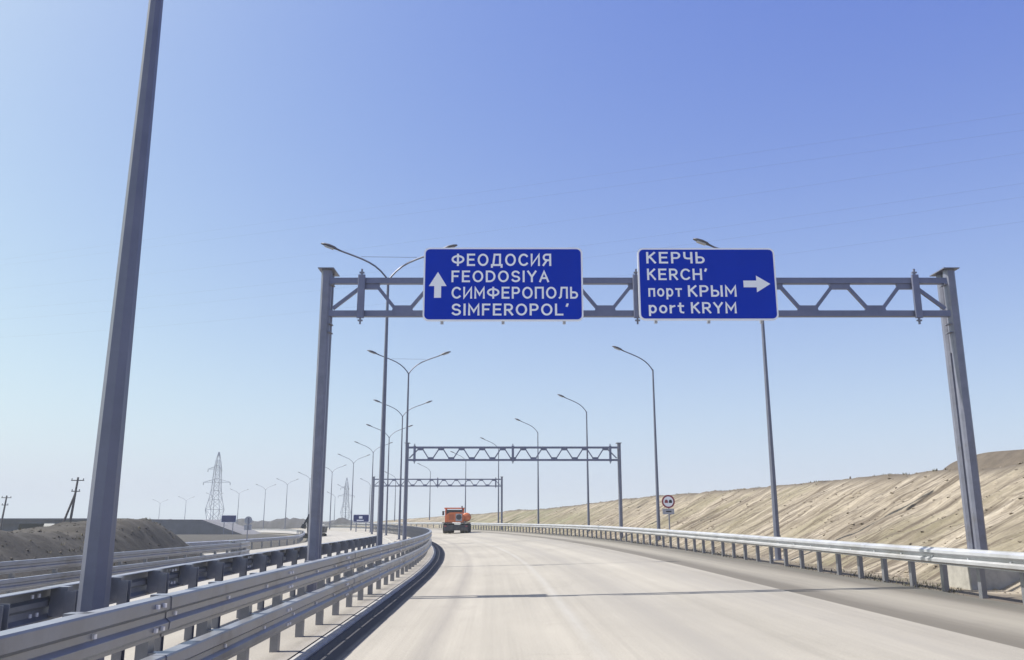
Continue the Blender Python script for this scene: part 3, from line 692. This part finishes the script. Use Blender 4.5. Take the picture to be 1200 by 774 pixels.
def lettering(body, x0, x1, ytop, ybase, D, parent, spacing=1.12):
    gap = 0.30 * spacing; pen = HW; vs_ = []; fs = []
    k = 0
    for ch_ in body:
        w, st = G[ch_]
        for pl_ in st:
            a_, f_ = stroke([p_ if isinstance(p_, str) else (pen + p_[0], HW + p_[1] * (1 - 2 * HW)) for p_ in pl_])
            fs += [tuple(i + len(vs_) for i in f) for f in f_]; vs_ += [(v.x, v.y, 0.0005 * (k % 3)) for v in a_]; k += 1
        pen += w + gap
    tot = pen - gap + HW
    A, B = at(x0, ybase, D), at(x1, ybase, D); zt_ = at(x0, ytop, D).z
    mb = MB(); mb.add([(A.x + x / tot * (B.x - A.x), D - c_, A.z + y * (zt_ - A.z)) for x, y, c_ in vs_], fs)
    return mb.build('lettering', M['white'], parent)
def overhead_sign(x0, x1, y0, y1, label):
    D = GD - 0.26
    A, B = at(x0, y1, D), at(x1, y1, D); T = at(x0, y0, D)
    root = thing('road_sign', ((A.x + B.x) / 2, D, A.z), label, 'road sign', 'blue signs hanging on the gantry')
    e = MB(); e.prism(rrect(A.x, B.x, A.z, T.z, 0.12), 'y', D, D + 0.03); e.build('border', M['white'], root)
    f = MB(); k = 0.035; f.prism(rrect(A.x + k, B.x - k, A.z + k, T.z - k, 0.095), 'y', D - 0.004, D + 0.02); f.build('panel', M['blue'], root)
    w = B.x - A.x
    for fr in (0.12, 0.5, 0.88):
        br = MB(); br.box((A.x + w * fr, D + 0.065, (A.z + T.z) / 2 - 0.02), (0.06, 0.06, T.z - A.z + 0.06)); br.build('mounting_rail', M['signback'], root)
    return root, D - 0.009
s1, D1 = overhead_sign(495, 684, 290.5, 376.5, 'blue sign with an up arrow, the left one on the gantry')
for body, xa, xb, ya, yb_, sp in (('ФЕОДОСИЯ', 529, 646, 297.5, 312, 1.16), ('FEODOSIYA', 529, 643.5, 317.3, 331, 1.16), ('СИМФЕРОПОЛЬ', 529, 677.5, 336.3, 350.3, 1.1), ('SIMFEROPOL’', 529, 666.5, 356, 370, 1.12)):
    lettering(body, xa, xb, ya, yb_, D1, s1, sp)
def arrow(cx, cy, L, Wd, stem, head, up, D, parent):
    c = at(cx, cy, D); px = GD / FPX / 0.965
    L, Wd, stem, head = L * px, Wd * px, stem * px, head * px
    pts = [(-stem / 2, -L / 2), (stem / 2, -L / 2), (stem / 2, L / 2 - head), (Wd / 2, L / 2 - head), (0, L / 2), (-Wd / 2, L / 2 - head), (-stem / 2, L / 2 - head)]
    if not up: pts = [(b, -a) for a, b in pts]
    m = MB(); m.prism([(c.x + a, c.z + b) for a, b in pts], 'y', D - 0.002, D + 0.003); return m.build('arrow', M['white'], parent)
arrow(513, 334, 31, 20.5, 8, 17, True, D1, s1)
s2, D2 = overhead_sign(749.5, 913, 291, 375.5, 'blue sign with a right-pointing arrow, the right one on the gantry')
for body, xa, xb, ya, yb_, sp in (('КЕРЧЬ', 757.5, 826, 295.5, 309, 1.2), ('KERCH’', 758.5, 829, 315, 328.5, 1.14), ('порт', 760, 799.5, 334.5, 348, 1.08), ('КРЫМ', 806.5, 863.5, 334.5, 348, 1.08), ('port', 760.5, 802, 354.3, 367.5, 1.08), ('KRYM', 810, 863.5, 354.3, 367.5, 1.08)):
    lettering(body, xa, xb, ya, yb_, D2, s2, sp)
arrow(887, 333, 31, 20, 8, 16, False, D2, s2)

# ------------------------------------------------------------------ round no-overtaking sign beside the second right lamp
def disc(mb, c, r, y0, y1, n=28):
    mb.prism([(c.x + r * math.cos(2 * math.pi * k / n), c.z + r * math.sin(2 * math.pi * k / n)) for k in range(n)], 'y', y0, y1)
D = 44.0; c = at(783.2, 588, D); zb = tz(c.x, D)
rs = thing('round_sign', (c.x, D, zb), 'round dark-rimmed sign with a plate below, right of the second right lamp post', 'road sign')
m = MB(); m.tube([(c.x + 0.02, D + 0.05, zb - 0.3), (c.x + 0.02, D + 0.05, c.z + 0.3)], 0.035, 8); m.build('post', M['galv'], rs)
m = MB(); disc(m, c, 0.335, D, D + 0.012); m.build('rim', M['red'], rs)
m = MB(); disc(m, c, 0.255, D - 0.004, D + 0.004); m.build('face', M['white'], rs)
for dx, mm in ((-0.105, 'red'), (0.105, 'black')):
    m = MB(); cx_, cz_ = c.x + dx, c.z
    m.prism([(cx_ - 0.085, cz_ - 0.07), (cx_ + 0.085, cz_ - 0.07), (cx_ + 0.085, cz_ + 0.01), (cx_ + 0.05, cz_ + 0.09), (cx_ - 0.05, cz_ + 0.09), (cx_ - 0.085, cz_ + 0.01)], 'y', D - 0.008, D - 0.003)
    m.build('car_symbol', M[mm], rs)
p0, p1 = at(776.5, 603, D), at(790, 596.3, D)
m = MB(); m.prism(rrect(p0.x, p1.x, p0.z, p1.z, 0.03), 'y', D, D + 0.012); pa = m.build('plate', M['signback'], rs)
m = MB(); zc = (p0.z + p1.z) / 2; m.bar((c.x - 0.14, D - 0.005, zc), (c.x + 0.14, D - 0.005, zc), 0.006, 0.06); m.build('plate_mark', M['black'], pa)

# ------------------------------------------------------------------ orange road machine seen from behind
VD = 84.0; va = ray(534.5, 622)[0]; VX = va * VD; vo = VX - float(shift(VD)); VZ = float(plane_z(vo, VD))
veh = thing('roadwork_vehicle', (VX, VD, VZ), 'orange roadwork vehicle with wide black wheels driving away on the road', 'work vehicle')
def vb(name, mat, fn, parent=None, smooth=False):
    m = MB(); fn(m); m.v = [(x + VX, y + VD, z + VZ) for x, y, z in m.v]
    return m.build(name, mat, parent or veh, smooth)
TY = [(-0.2, 0.26), (-0.2, 0.42), (-0.15, 0.47), (-0.05, 0.485), (0.05, 0.485), (0.15, 0.47), (0.2, 0.42), (0.2, 0.26)]
RM = [(-0.12, 0.0), (-0.12, 0.1), (-0.06, 0.24), (-0.16, 0.265), (0.16, 0.265), (0.06, 0.24), (0.12, 0.1), (0.12, 0.0)]
for yy in (0.2, 3.1):
    for xx in (-1.08, -0.6, 0.6, 1.08):
        w = vb('wheel', M['rubber'], lambda m: m.lathe(TY, (xx, yy, 0.485), 'x', 22), smooth=True)
        vb('rim', M['greyp'], lambda m: m.lathe(RM, (xx, yy, 0.485), 'x', 16), w)
vb('chassis', M['blackm'], lambda m: (m.box((0, 1.6, 0.62), (0.85, 4.3, 0.34), 0, 0.05), m.box((0, -0.42, 0.56), (2.3, 0.16, 0.52), 0, 0.04)))
vb('mudguard', M['blackm'], lambda m: (m.box((-0.9, 0.2, 1.02), (0.92, 1.15, 0.07), 0, 0.02), m.box((0.9, 0.2, 1.02), (0.92, 1.15, 0.07), 0, 0.02)))
# engine cover with rounded top
def hood(m):
    o = [(-0.98, 1.06), (0.72, 1.06), (0.72, 1.75), (0.55, 1.97), (0.2, 2.03), (-0.6, 2.0), (-0.88, 1.86), (-0.98, 1.6)]
    m.prism(o, 'y', -0.3, 1.5)
hd = vb('engine_cover', M['orange'], hood)
gp = vb('grille_panel', M['greyp'], lambda m: m.box((0.27, -0.315, 1.52), (0.62, 0.03, 0.72), 0, 0.01), hd)
vb('fan_opening', M['blackm'], lambda m: m.lathe([(-0.35, 0.0), (-0.35, 0.24), (-0.33, 0.26), (-0.32, 0.26)], (0.27, 0, 1.56), 'y', 20), gp)
for zz in (1.35, 1.45, 1.55, 1.65, 1.75):
    vb('cover_louvre', M['blackm'], lambda m: m.box((-0.45, -0.304, zz), (0.5, 0.012, 0.03)), hd)
# water drum on the right
vb('tank', M['orange'], lambda m: m.lathe([(-0.1, 0.0), (-0.1, 0.33), (-0.04, 0.42), (1.3, 0.42), (1.36, 0.33), (1.36, 0.0)], (0.97, 0, 1.55), 'y', 22), smooth=True)
for yy in (0.15, 1.1):
    vb('tank_strap', M['blackm'], lambda m: m.lathe([(yy - 0.03, 0.41), (yy - 0.03, 0.43), (yy + 0.03, 0.43), (yy + 0.03, 0.41)], (0.97, 0, 1.55), 'y', 22))
# cab ahead, offset left
def cabf(m):
    m.prism([(-1.22, 1.05), (0.62, 1.05), (0.62, 2.2), (-1.22, 2.2)], 'y', 1.55, 2.95)
cb = vb('cab', M['orange'], cabf)
vb('roof', M['orange'], lambda m: m.box((-0.30, 2.22, 2.42), (2.0, 1.6, 0.11), 0, 0.04), cb)
vb('rear_window', M['glass'], lambda m: m.box((-0.30, 1.545, 2.02), (1.6, 0.03, 0.5), 0, 0.01), cb)
for xx in (-1.16, 0.56):
    for yy in (1.6, 2.88): vb('roof_pillar', M['orange'], lambda m: m.box((xx, yy, 2.28), (0.1, 0.1, 0.18)), cb)
vb('side_window', M['glass'], lambda m: m.box((-1.222, 2.25, 1.85), (0.02, 0.95, 0.55)), cb)
mr = vb('mirror', M['blackm'], lambda m: (m.box((-1.5, 2.8, 1.95), (0.2, 0.08, 0.42), 0, 0.03), m.bar((-1.22, 2.8, 2.1), (-1.48, 2.8, 2.1), 0.03, 0.03)))
vb('beacon', M['blackm'], lambda m: m.lathe([(0, 0), (0, 0.06), (0.16, 0.06), (0.2, 0.0)], (0.42, 2.1, 2.47), 'z', 10), cb)
vb('exhaust_pipe', M['blackm'], lambda m: m.tube([(0.5, 1.2, 1.9), (0.5, 1.2, 2.62)], 0.05, 8), hd)
vb('number_plate', M['white'], lambda m: m.box((0, -0.512, 0.62), (0.5, 0.02, 0.12)))
for xx in (-0.85, 0.85): vb('mudflap', M['rubber'], lambda m: m.box((xx, -0.36, 0.46), (0.8, 0.02, 0.5)))
for xx in (-1.02, 1.02): vb('tail_light', M['red'], lambda m: m.box((xx, -0.512, 0.7), (0.2, 0.03, 0.11), 0, 0.005))

# ------------------------------------------------------------------ left distance: overpass, bank, pylons, utility poles, small signs
BD = 150.0
bx0, bx1 = ray(-40, 610)[0] * BD, ray(152, 610)[0] * BD
zt_ = CAM_H + ray(50, 608.6)[1] * BD; zu = CAM_H + ray(50, 613.8)[1] * BD
ov = thing('overpass', ((bx0 + bx1) / 2, BD, tz((bx0 + bx1) / 2, BD)), 'low dark road bridge on the left horizon behind the earth bank', 'bridge')
m = MB(); m.box(((bx0 + bx1) / 2, BD + 5, (zt_ + zu) / 2), (bx1 - bx0, 10, zt_ - zu)); m.build('deck', M['dkconcrete'], ov)
m = MB(); m.box(((bx0 + bx1) / 2, BD - 0.2, zt_ - 0.02), (bx1 - bx0, 0.3, 0.3)); m.build('parapet', M['dkconcrete'], ov)
for xp in (8, 72):
    xx = ray(xp, 612)[0] * BD; zg = tz(xx, BD)
    m = MB(); m.prism([(xx - 1.7, zu + 0.02), (xx - 1.6, zu - 0.45), (xx - 0.9, zg - 0.5), (xx + 0.9, zg - 0.5), (xx + 1.6, zu - 0.45), (xx + 1.7, zu + 0.02)], 'y', BD + 1, BD + 9)
    m.build('pier', M['dkconcrete'], ov)
ax = ray(152, 612)[0] * BD; bx = ray(250, 612)[0] * BD
m = MB(); m.prism([(ax - 2, tz(ax, BD) - 0.6), (ax - 2, zt_), (bx - 2, zt_ - 0.1), (bx + 7, tz(bx, BD) - 0.6)], 'y', BD, BD + 12); m.build('approach_ramp', M['dkconcrete'], ov)

def bank(name, pts, w, label=None):
    """long earth bank with an uneven top; pts = (X, D, top z)"""
    n = 90; pts = np.array(pts, float); s = np.linspace(0, 1, n); k = np.linspace(0, 1, len(pts))
    X = np.interp(s, k, pts[:, 0]); D = np.interp(s, k, pts[:, 1]); Z = np.interp(s, k, pts[:, 2]) + 0.9 * vnoise(s * 24, 0 * s, 41) + 0.5 * vnoise(s * 70, 0 * s, 42)
    prof = [(-1.0, 0.0), (-0.55, 0.55), (-0.25, 0.92), (0, 1.0), (0.4, 0.95), (1.0, 0.0)]
    XX = np.repeat(X[:, None], len(prof), 1); YY = D[:, None] + np.array([p[0] for p in prof])[None, :] * w
    zb = -4.6; ZZ = zb + (Z[:, None] - zb) * np.array([p[1] for p in prof])[None, :] + 0.3 * vnoise(XX * 0.2, YY * 0.4, 43)
    return tag(link(grid_mesh(name, XX, YY, ZZ, XX, YY, M['bank'], smooth=False)), kind='structure')
bank('hill_far', [(float(13.5 + shift(d)), d, z) for d, z in ((158, 0.3), (170, 0.9), (190, 1.35), (215, 1.4), (240, 1.35), (270, 1.45), (300, 1.3), (330, 0.8))], 6)

def pylon(px, ytop, D, H, label):
    a, t = ray(px, 600); X = a * D; zb = tz(X, D); zt_ = CAM_H + ray(px, ytop)[1] * D; H = zt_ - zb
    root = thing('pylon', (X, D, zb), label, 'pylon', 'steel lattice pylons on the left horizon')
    lev = [(0, 0.155), (0.16, 0.062), (0.30, 0.086), (0.42, 0.062), (0.53, 0.047), (0.63, 0.042), (0.72, 0.038), (0.81, 0.034), (0.90, 0.022), (1.0, 0.004)]
    th = 0.07 * D / 350 + 0.05
    def pt(l, sx, sy): return Vector((X + sx * l[1] * H, D + sy * l[1] * H, zb + l[0] * H - (0.4 if l[0] == 0 else 0)))
    for sx in (-1, 1):
        for sy in (-1, 1):
            m = MB()
            for a_, b_ in zip(lev[:-1], lev[1:]): m.bar(pt(a_, sx, sy), pt(b_, sx, sy), th * 1.3, th * 1.3)
            m.build('leg', M['pylon'], root)
    m = MB()
    for a_, b_ in zip(lev[:-1], lev[1:]):
        for sy in (-1, 1):
            m.bar(pt(a_, -1, sy), pt(b_, 1, sy), th * 0.75, th * 0.75); m.bar(pt(a_, 1, sy), pt(b_, -1, sy), th * 0.75, th * 0.75)
            m.bar(pt(b_, -1, sy), pt(b_, 1, sy), th * 0.8, th * 0.8)
        for sx in (-1, 1):
            m.bar(pt(a_, sx, -1), pt(b_, sx, 1), th * 0.75, th * 0.75); m.bar(pt(a_, sx, 1), pt(b_, sx, -1), th * 0.75, th * 0.75)
    m.build('lattice', M['pylon'], root)
    for f, l0, l1 in ((0.63, -0.165, 0.165), (0.79, -0.12, 0.05), (0.30, -0.10, 0.10)):
        m = MB(); z = zb + f * H
        for dy in (-0.03, 0.03):
            m.bar((X + l0 * H, D + dy * H * 0.2, z), (X + l1 * H, D + dy * H * 0.2, z), th * 1.1, th * 1.1)
            if f > 0.4:
                m.bar((X + l0 * H, D, z), (X, D + dy * H, z + 0.045 * H), th * 0.8, th * 0.8); m.bar((X + l1 * H, D, z), (X, D + dy * H, z + 0.045 * H), th * 0.8, th * 0.8)
        cr = m.build('crossarm', M['pylon'], root)
        if f > 0.4:
            for xx in (l0, l1):
                q = MB(); q.lathe([(0, 0.0), (-0.05, 0.12), (-0.9, 0.12), (-1.0, 0.0)], (X + xx * H, D, z - 0.1), 'z', 6); q.build('insulator', M['lamp'], cr)
    return root
pylon(251.5, 530, 330, 30, 'larger steel lattice pylon on the left horizon')
pylon(405, 560, 520, 30, 'smaller distant lattice pylon right of the left gantry leg')

def utility_pole(px, ytop, D, lean, strut, label):
    a, _ = ray(px, 610); X = a * D; zb = tz(X, D); zt_ = CAM_H + ray(px, ytop)[1] * D; H = zt_ - zb
    root = thing('utility_pole', (X, D, zb), label, 'utility pole', 'wooden utility poles on the left')
    m = MB(); m.tube([(X, D, zb - 0.4), (X + lean, D, zt_)], [0.17, 0.11], 8); m.build('pole', M['wood'], root)
    if strut:
        m = MB(); m.tube([(X - strut, D, zb - 0.4), (X + lean * 0.72, D, zb + H * 0.74)], [0.15, 0.11], 8); m.build('strut', M['wood'], root)
    for f, L in ((0.95, 0.75), (0.78, 0.5)):
        c = MB(); z = zb + H * f; c.box((X + lean * f, D, z), (2 * L, 0.09, 0.10)); cr = c.build('crossarm', M['wood'], root)
        for sx in (-1, 1):
            q = MB(); q.lathe([(0.04, 0.0), (0.04, 0.05), (0.22, 0.06), (0.26, 0.0)], (X + lean * f + sx * (L - 0.08), D, z), 'z', 6); q.build('insulator', M['lamp'], cr)
utility_pole(80.5, 559.5, 100, 0.55, 1.35, 'wooden utility pole with a slanting strut, left of the huge pole')
utility_pole(0.5, 581, 132, 0.5, 0, 'plain wooden utility pole at the left picture edge')

def board(x0, x1, y0, y1, D, label, mark):
    A, B, T = at(x0, y1, D), at(x1, y1, D), at(x0, y0, D); xc = (A.x + B.x) / 2; zb = tz(xc, D)
    root = thing('direction_board', (xc, D, zb), label, 'road sign', 'small blue boards in the distance')
    m = MB(); m.prism(rrect(A.x, B.x, A.z, T.z, 0.1), 'y', D, D + 0.05); m.build('border', M['white'], root)
    m = MB(); m.prism(rrect(A.x + 0.07, B.x - 0.07, A.z + 0.07, T.z - 0.07, 0.08), 'y', D - 0.012, D + 0.03); m.build('panel', M['dullblue'], root)
    for f in (0.2, 0.8):
        xx = A.x + (B.x - A.x) * f; m = MB(); m.tube([(xx, D + 0.1, zb - 0.3), (xx, D + 0.1, T.z - 0.1)], 0.07, 8); m.build('post', M['galv'], root)
    if mark:
        zc = (A.z + T.z) / 2
        m = MB(); m.box((xc - 0.05, D - 0.02, zc + 0.12), (0.45, 0.012, 0.3)); m.build('white_mark', M['white'], root)
        m = MB(); m.box((xc - 0.1, D - 0.02, zc - 0.25), (0.9, 0.012, 0.12)); m.build('white_mark', M['white'], root)
    return root
board(413.5, 432.5, 603, 612.5, 112, 'small dark blue board with white marks, below the farthest gantry\'s left leg', True)
board(259, 276.5, 604, 612.5, 148, 'small plain dark blue board just right of the larger pylon', False)
D = 54.0; c = at(291, 610, D); zb = tz(c.x, D)
bs = thing('small_sign', (c.x, D, zb), 'pale back of a small round sign by the end of the bank guardrail', 'road sign')
m = MB(); m.tube([(c.x, D - 0.04, zb - 0.3), (c.x, D - 0.04, c.z + 0.15)], 0.03, 8); m.build('post', M['galv'], bs)
m = MB(); disc(m, c, 0.24, D, D + 0.012); m.build('disc', M['signback'], bs)
m = MB(); m.box((c.x, D + 0.006, c.z - 0.43), (0.46, 0.012, 0.34)); m.build('plate', M['signback'], bs)

# small excavator half hidden by the gantry leg
ED = 104.0; ea = ray(369, 612)[0]; EX = ea * ED; EZ = tz(EX, ED)
ex = thing('excavator', (EX, ED, EZ), 'small dark excavator partly hidden behind the left gantry leg', 'excavator')
def eb(name, mat, fn, parent=None):
    m = MB(); fn(m); m.v = [(x + EX, y + ED, z + EZ) for x, y, z in m.v]; return m.build(name, mat, parent or ex)
for yy in (-0.75, 0.75):
    eb('track', M['rubber'], lambda m: m.prism([(-1.3, 0.12), (-1.1, -0.02), (1.1, -0.02), (1.3, 0.12), (1.3, 0.42), (1.1, 0.55), (-1.1, 0.55), (-1.3, 0.42)], 'y', yy - 0.22, yy + 0.22))
bd = eb('body', M['blackm'], lambda m: m.prism([(-0.7, 0.6), (1.3, 0.6), (1.4, 1.3), (0.3, 1.4), (-0.7, 1.4)], 'y', -0.85, 0.85))
eb('cab', M['glass'], lambda m: m.prism([(-0.75, 1.4), (0.15, 1.4), (0.1, 2.2), (-0.55, 2.2)], 'y', -0.8, 0.1), bd)
eb('boom', M['blackm'], lambda m: (m.bar((-0.6, 0.4, 1.0), (-1.05, 0.4, 2.2), 0.2, 0.3), m.bar((-1.0, 0.4, 2.15), (-0.75, 0.4, 2.75), 0.2, 0.26)))
eb('stick', M['blackm'], lambda m: m.bar((-0.78, 0.4, 2.75), (-1.35, 0.4, 1.6), 0.16, 0.2))
eb('bucket', M['blackm'], lambda m: m.prism([(-1.75, 1.15), (-1.2, 1.05), (-1.15, 1.55), (-1.5, 1.65)], 'y', 0.1, 0.7))

# survey stakes on the slope's crest
for px, y0, D, lab in ((996.5, 563.0, 40, 'thin dark stake on the slope crest between right gantry leg and nearest right lamp post'), (866, 573, 58, 'tiny stake on the slope crest between the round sign and nearest right lamp post')):
    a, _ = ray(px, 570); X = a * D; zb = tz(X, D); z1 = CAM_H + ray(px, y0)[1] * D
    z1 = max(z1, zb + 0.3)
    m = MB(); m.tube([(X, D, zb - 0.25), (X + 0.03, D, z1 - 0.08), (X + 0.03, D, z1)], [0.05, 0.045, 0.01], 6)
    tag(m.build('stake', M['wood']), lab, 'stake')

# power lines crossing the sky
WIRES = [((1200, 108), (700, 211), (300, 282), (-150, 318)), ((1200, 128), (700, 228), (300, 292), (-150, 322)), ((1200, 155), (700, 262), (300, 322), (-150, 345)),
         ((1200, 191), (700, 296), (300, 348), (-150, 365)), ((1200, 215), (900, 276), (300, 362), (-150, 378)), ((1200, 244), (900, 304), (300, 384), (-150, 398))]
WD = [44, 62, 84, 115]
for i, wr in enumerate(WIRES):
    pts = [at(x, y, d) for (x, y), d in zip(wr, WD)]; xs = [p.x for p in pts]
    cz = np.polyfit(xs, [p.z for p in pts], 2); cy = np.polyfit(xs, [p.y for p in pts], 1)
    m = MB(); m.tube([(x, np.polyval(cy, x), np.polyval(cz, x)) for x in np.linspace(xs[-1] - 20, xs[0] + 60, 60)], 0.0032, 5)
    tag(m.build('power_cable', M['wire']), f'{["topmost", "second highest", "third highest", "fourth highest", "fifth highest", "lowest"][i]} of the faint cables crossing the sky', 'cable', 'faint cables across the sky')

# low weeds along the right guardrail and at the slope's foot
nb = 6000
Dw = 8 + 70 * rng.random(nb) ** 1.8; ow = 7.95 + 1.2 * rng.random(nb)
keep = vnoise(ow * 1.5, Dw * 0.5, 51) > -0.05; Dw, ow = Dw[keep], ow[keep]; nb = len(Dw)
zw = terrain(ow, Dw); Xw = ow + shift(Dw); h = 0.025 + 0.07 * rng.random(nb); an = rng.random(nb) * 6.28; wd = 0.008 + 0.012 * rng.random(nb)
ln = (rng.random((nb, 2)) - 0.5) * 0.12
v = np.zeros((nb, 3, 3)); ca, sa = np.cos(an) * wd, np.sin(an) * wd
v[:, 0] = np.stack([Xw - ca, Dw - sa, zw - 0.02], -1); v[:, 1] = np.stack([Xw + ca, Dw + sa, zw - 0.02], -1); v[:, 2] = np.stack([Xw + ln[:, 0], Dw + ln[:, 1], zw + h], -1)
me = bpy.data.meshes.new('weeds'); me.from_pydata(v.reshape(-1, 3).tolist(), [], np.arange(nb * 3).reshape(-1, 3).tolist()); me.materials.append(M['weed'])
tag(link(bpy.data.objects.new('weeds', me)), 'sparse low weeds at the foot of the right guardrail and slope', 'weeds', kind='stuff')

# clods and stones lying on the cut slope and on the earth bank
def clods(name, oo, dd, size, mat, label):
    n = len(oo); base = np.array([(1, 0, 0), (-1, 0, 0), (0, 1, 0), (0, -1, 0), (0, 0, 0.8), (0, 0, -0.6), (0.6, 0.6, 0.4), (-0.6, -0.5, 0.45)], float)
    tri = np.array([(0, 6, 4), (6, 2, 4), (2, 1, 4), (1, 7, 4), (7, 3, 4), (3, 0, 4), (6, 0, 2), (7, 1, 3), (2, 0, 5), (1, 2, 5), (3, 1, 5), (0, 3, 5)])
    z = terrain(oo, dd); an = rng.random(n) * 6.28; ca, sa = np.cos(an), np.sin(an)
    v = base[None] * (0.6 + 0.8 * rng.random((n, 8, 1))) * (size[:, None, None]) * np.array([1.2, 0.85, 0.7])
    x = v[..., 0] * ca[:, None] - v[..., 1] * sa[:, None] + (oo + shift(dd))[:, None]; y = v[..., 0] * sa[:, None] + v[..., 1] * ca[:, None] + dd[:, None]
    co = np.stack([x, y, v[..., 2] + z[:, None]], -1).reshape(-1, 3); f = (tri[None] + 8 * np.arange(n)[:, None, None]).reshape(-1, 3)
    me = bpy.data.meshes.new(name); me.from_pydata(co.tolist(), [], f.tolist()); me.materials.append(mat)
    tag(link(bpy.data.objects.new(name, me)), label, 'clods', kind='stuff')
M['clod'] = plain('dry_clod', (0.20, 0.165, 0.12), 0.95, 0.0, 0.5, 0.9)
M['darkclod'] = plain('dark_clod', (0.05, 0.044, 0.037), 0.95, 0.0, 0.5, 0.9)
n = 3800; dd = 9 + 85 * rng.random(n) ** 1.5; oo = 9.3 + 6.6 * rng.random(n) ** 1.3
clods('slope_clods', oo, dd, 0.02 + 0.075 * rng.random(n) ** 5, M['clod'], 'small dry clods lying on the tan slope')
n = 1200; dd = 14 + 36 * rng.random(n); oo = -13.2 - 6.5 * rng.random(n)
clods('bank_clods', oo, dd, 0.025 + 0.06 * rng.random(n) ** 4, M['darkclod'], 'dark clods lying on the earth bank')
# dry tufts on the bank and along the slope's crest
def tufts(name, oo, dd, hgt, label):
    n = len(oo); k = 7; vv = []; z = terrain(oo, dd); X = oo + shift(dd)
    for b_ in range(k):
        an = rng.random(n) * 6.28; ln = hgt * (0.3 + 0.6 * rng.random(n)); w = 0.012 + 0.01 * rng.random(n); h_ = hgt * (0.5 + 0.6 * rng.random(n))
        bx_, by_ = X + 0.05 * rng.normal(size=n), dd + 0.05 * rng.normal(size=n)
        vv.append(np.stack([np.stack([bx_ - w * np.sin(an), by_ + w * np.cos(an), z - 0.03], -1), np.stack([bx_ + w * np.sin(an), by_ - w * np.cos(an), z - 0.03], -1), np.stack([bx_ + ln * np.cos(an), by_ + ln * np.sin(an), z + h_], -1)], 1))
    v = np.concatenate(vv).reshape(-1, 3); me = bpy.data.meshes.new(name); me.from_pydata(v.tolist(), [], np.arange(len(v)).reshape(-1, 3).tolist()); me.materials.append(M['tuft'])
    tag(link(bpy.data.objects.new(name, me)), label, 'grass', kind='stuff')
M['tuft'] = plain('dry_grass', (0.13, 0.115, 0.065), 0.9, 0.0, 0.45, 0.7)
n = 350; dd = 14 + 36 * rng.random(n); oo = -12.2 - 7.5 * rng.random(n); kp = vnoise(dd * 0.5, oo * 0.5, 71) > 0.02
tufts('bank_grass', oo[kp], dd[kp], 0.06 + 0.10 * rng.random(kp.sum()), 'dry grass tufts on the earth bank')
n = 450; dd = 10 + 100 * rng.random(n); oo = 15.3 + 1.3 * rng.random(n); kp = vnoise(dd * 0.35, oo * 0.5, 72) > 0.0
tufts('crest_grass', oo[kp], dd[kp], 0.04 + 0.07 * rng.random(kp.sum()), 'short dry grass along the crest of the slope')

# ------------------------------------------------------------------ thin dusty air over the whole plain
hz_m = bpy.data.materials.new('dusty_air'); hz_m.use_nodes = True
hn = hz_m.node_tree; hn.nodes.clear()
pv = hn.nodes.new('ShaderNodeVolumePrincipled'); pv.inputs['Color'].default_value = (0.90, 0.96, 0.97, 1); pv.inputs['Density'].default_value = HAZE_DENSITY; pv.inputs['Anisotropy'].default_value = 0.0
ho = hn.nodes.new('ShaderNodeOutputMaterial'); hn.links.new(pv.outputs[0], ho.inputs['Volume'])
gx, gy = (OO + shift(DD)), DD
mb = MB(); x0_, x1_, y0_, y1_ = gx.min() - 100, gx.max() + 100, gy.min() - 100, gy.max() + 100
mb.box(((x0_ + x1_) / 2, (y0_ + y1_) / 2, 27), (x1_ - x0_, y1_ - y0_, 72)); tag(mb.build('haze', hz_m), 'thin pale haze over the whole plain', 'haze', kind='stuff')
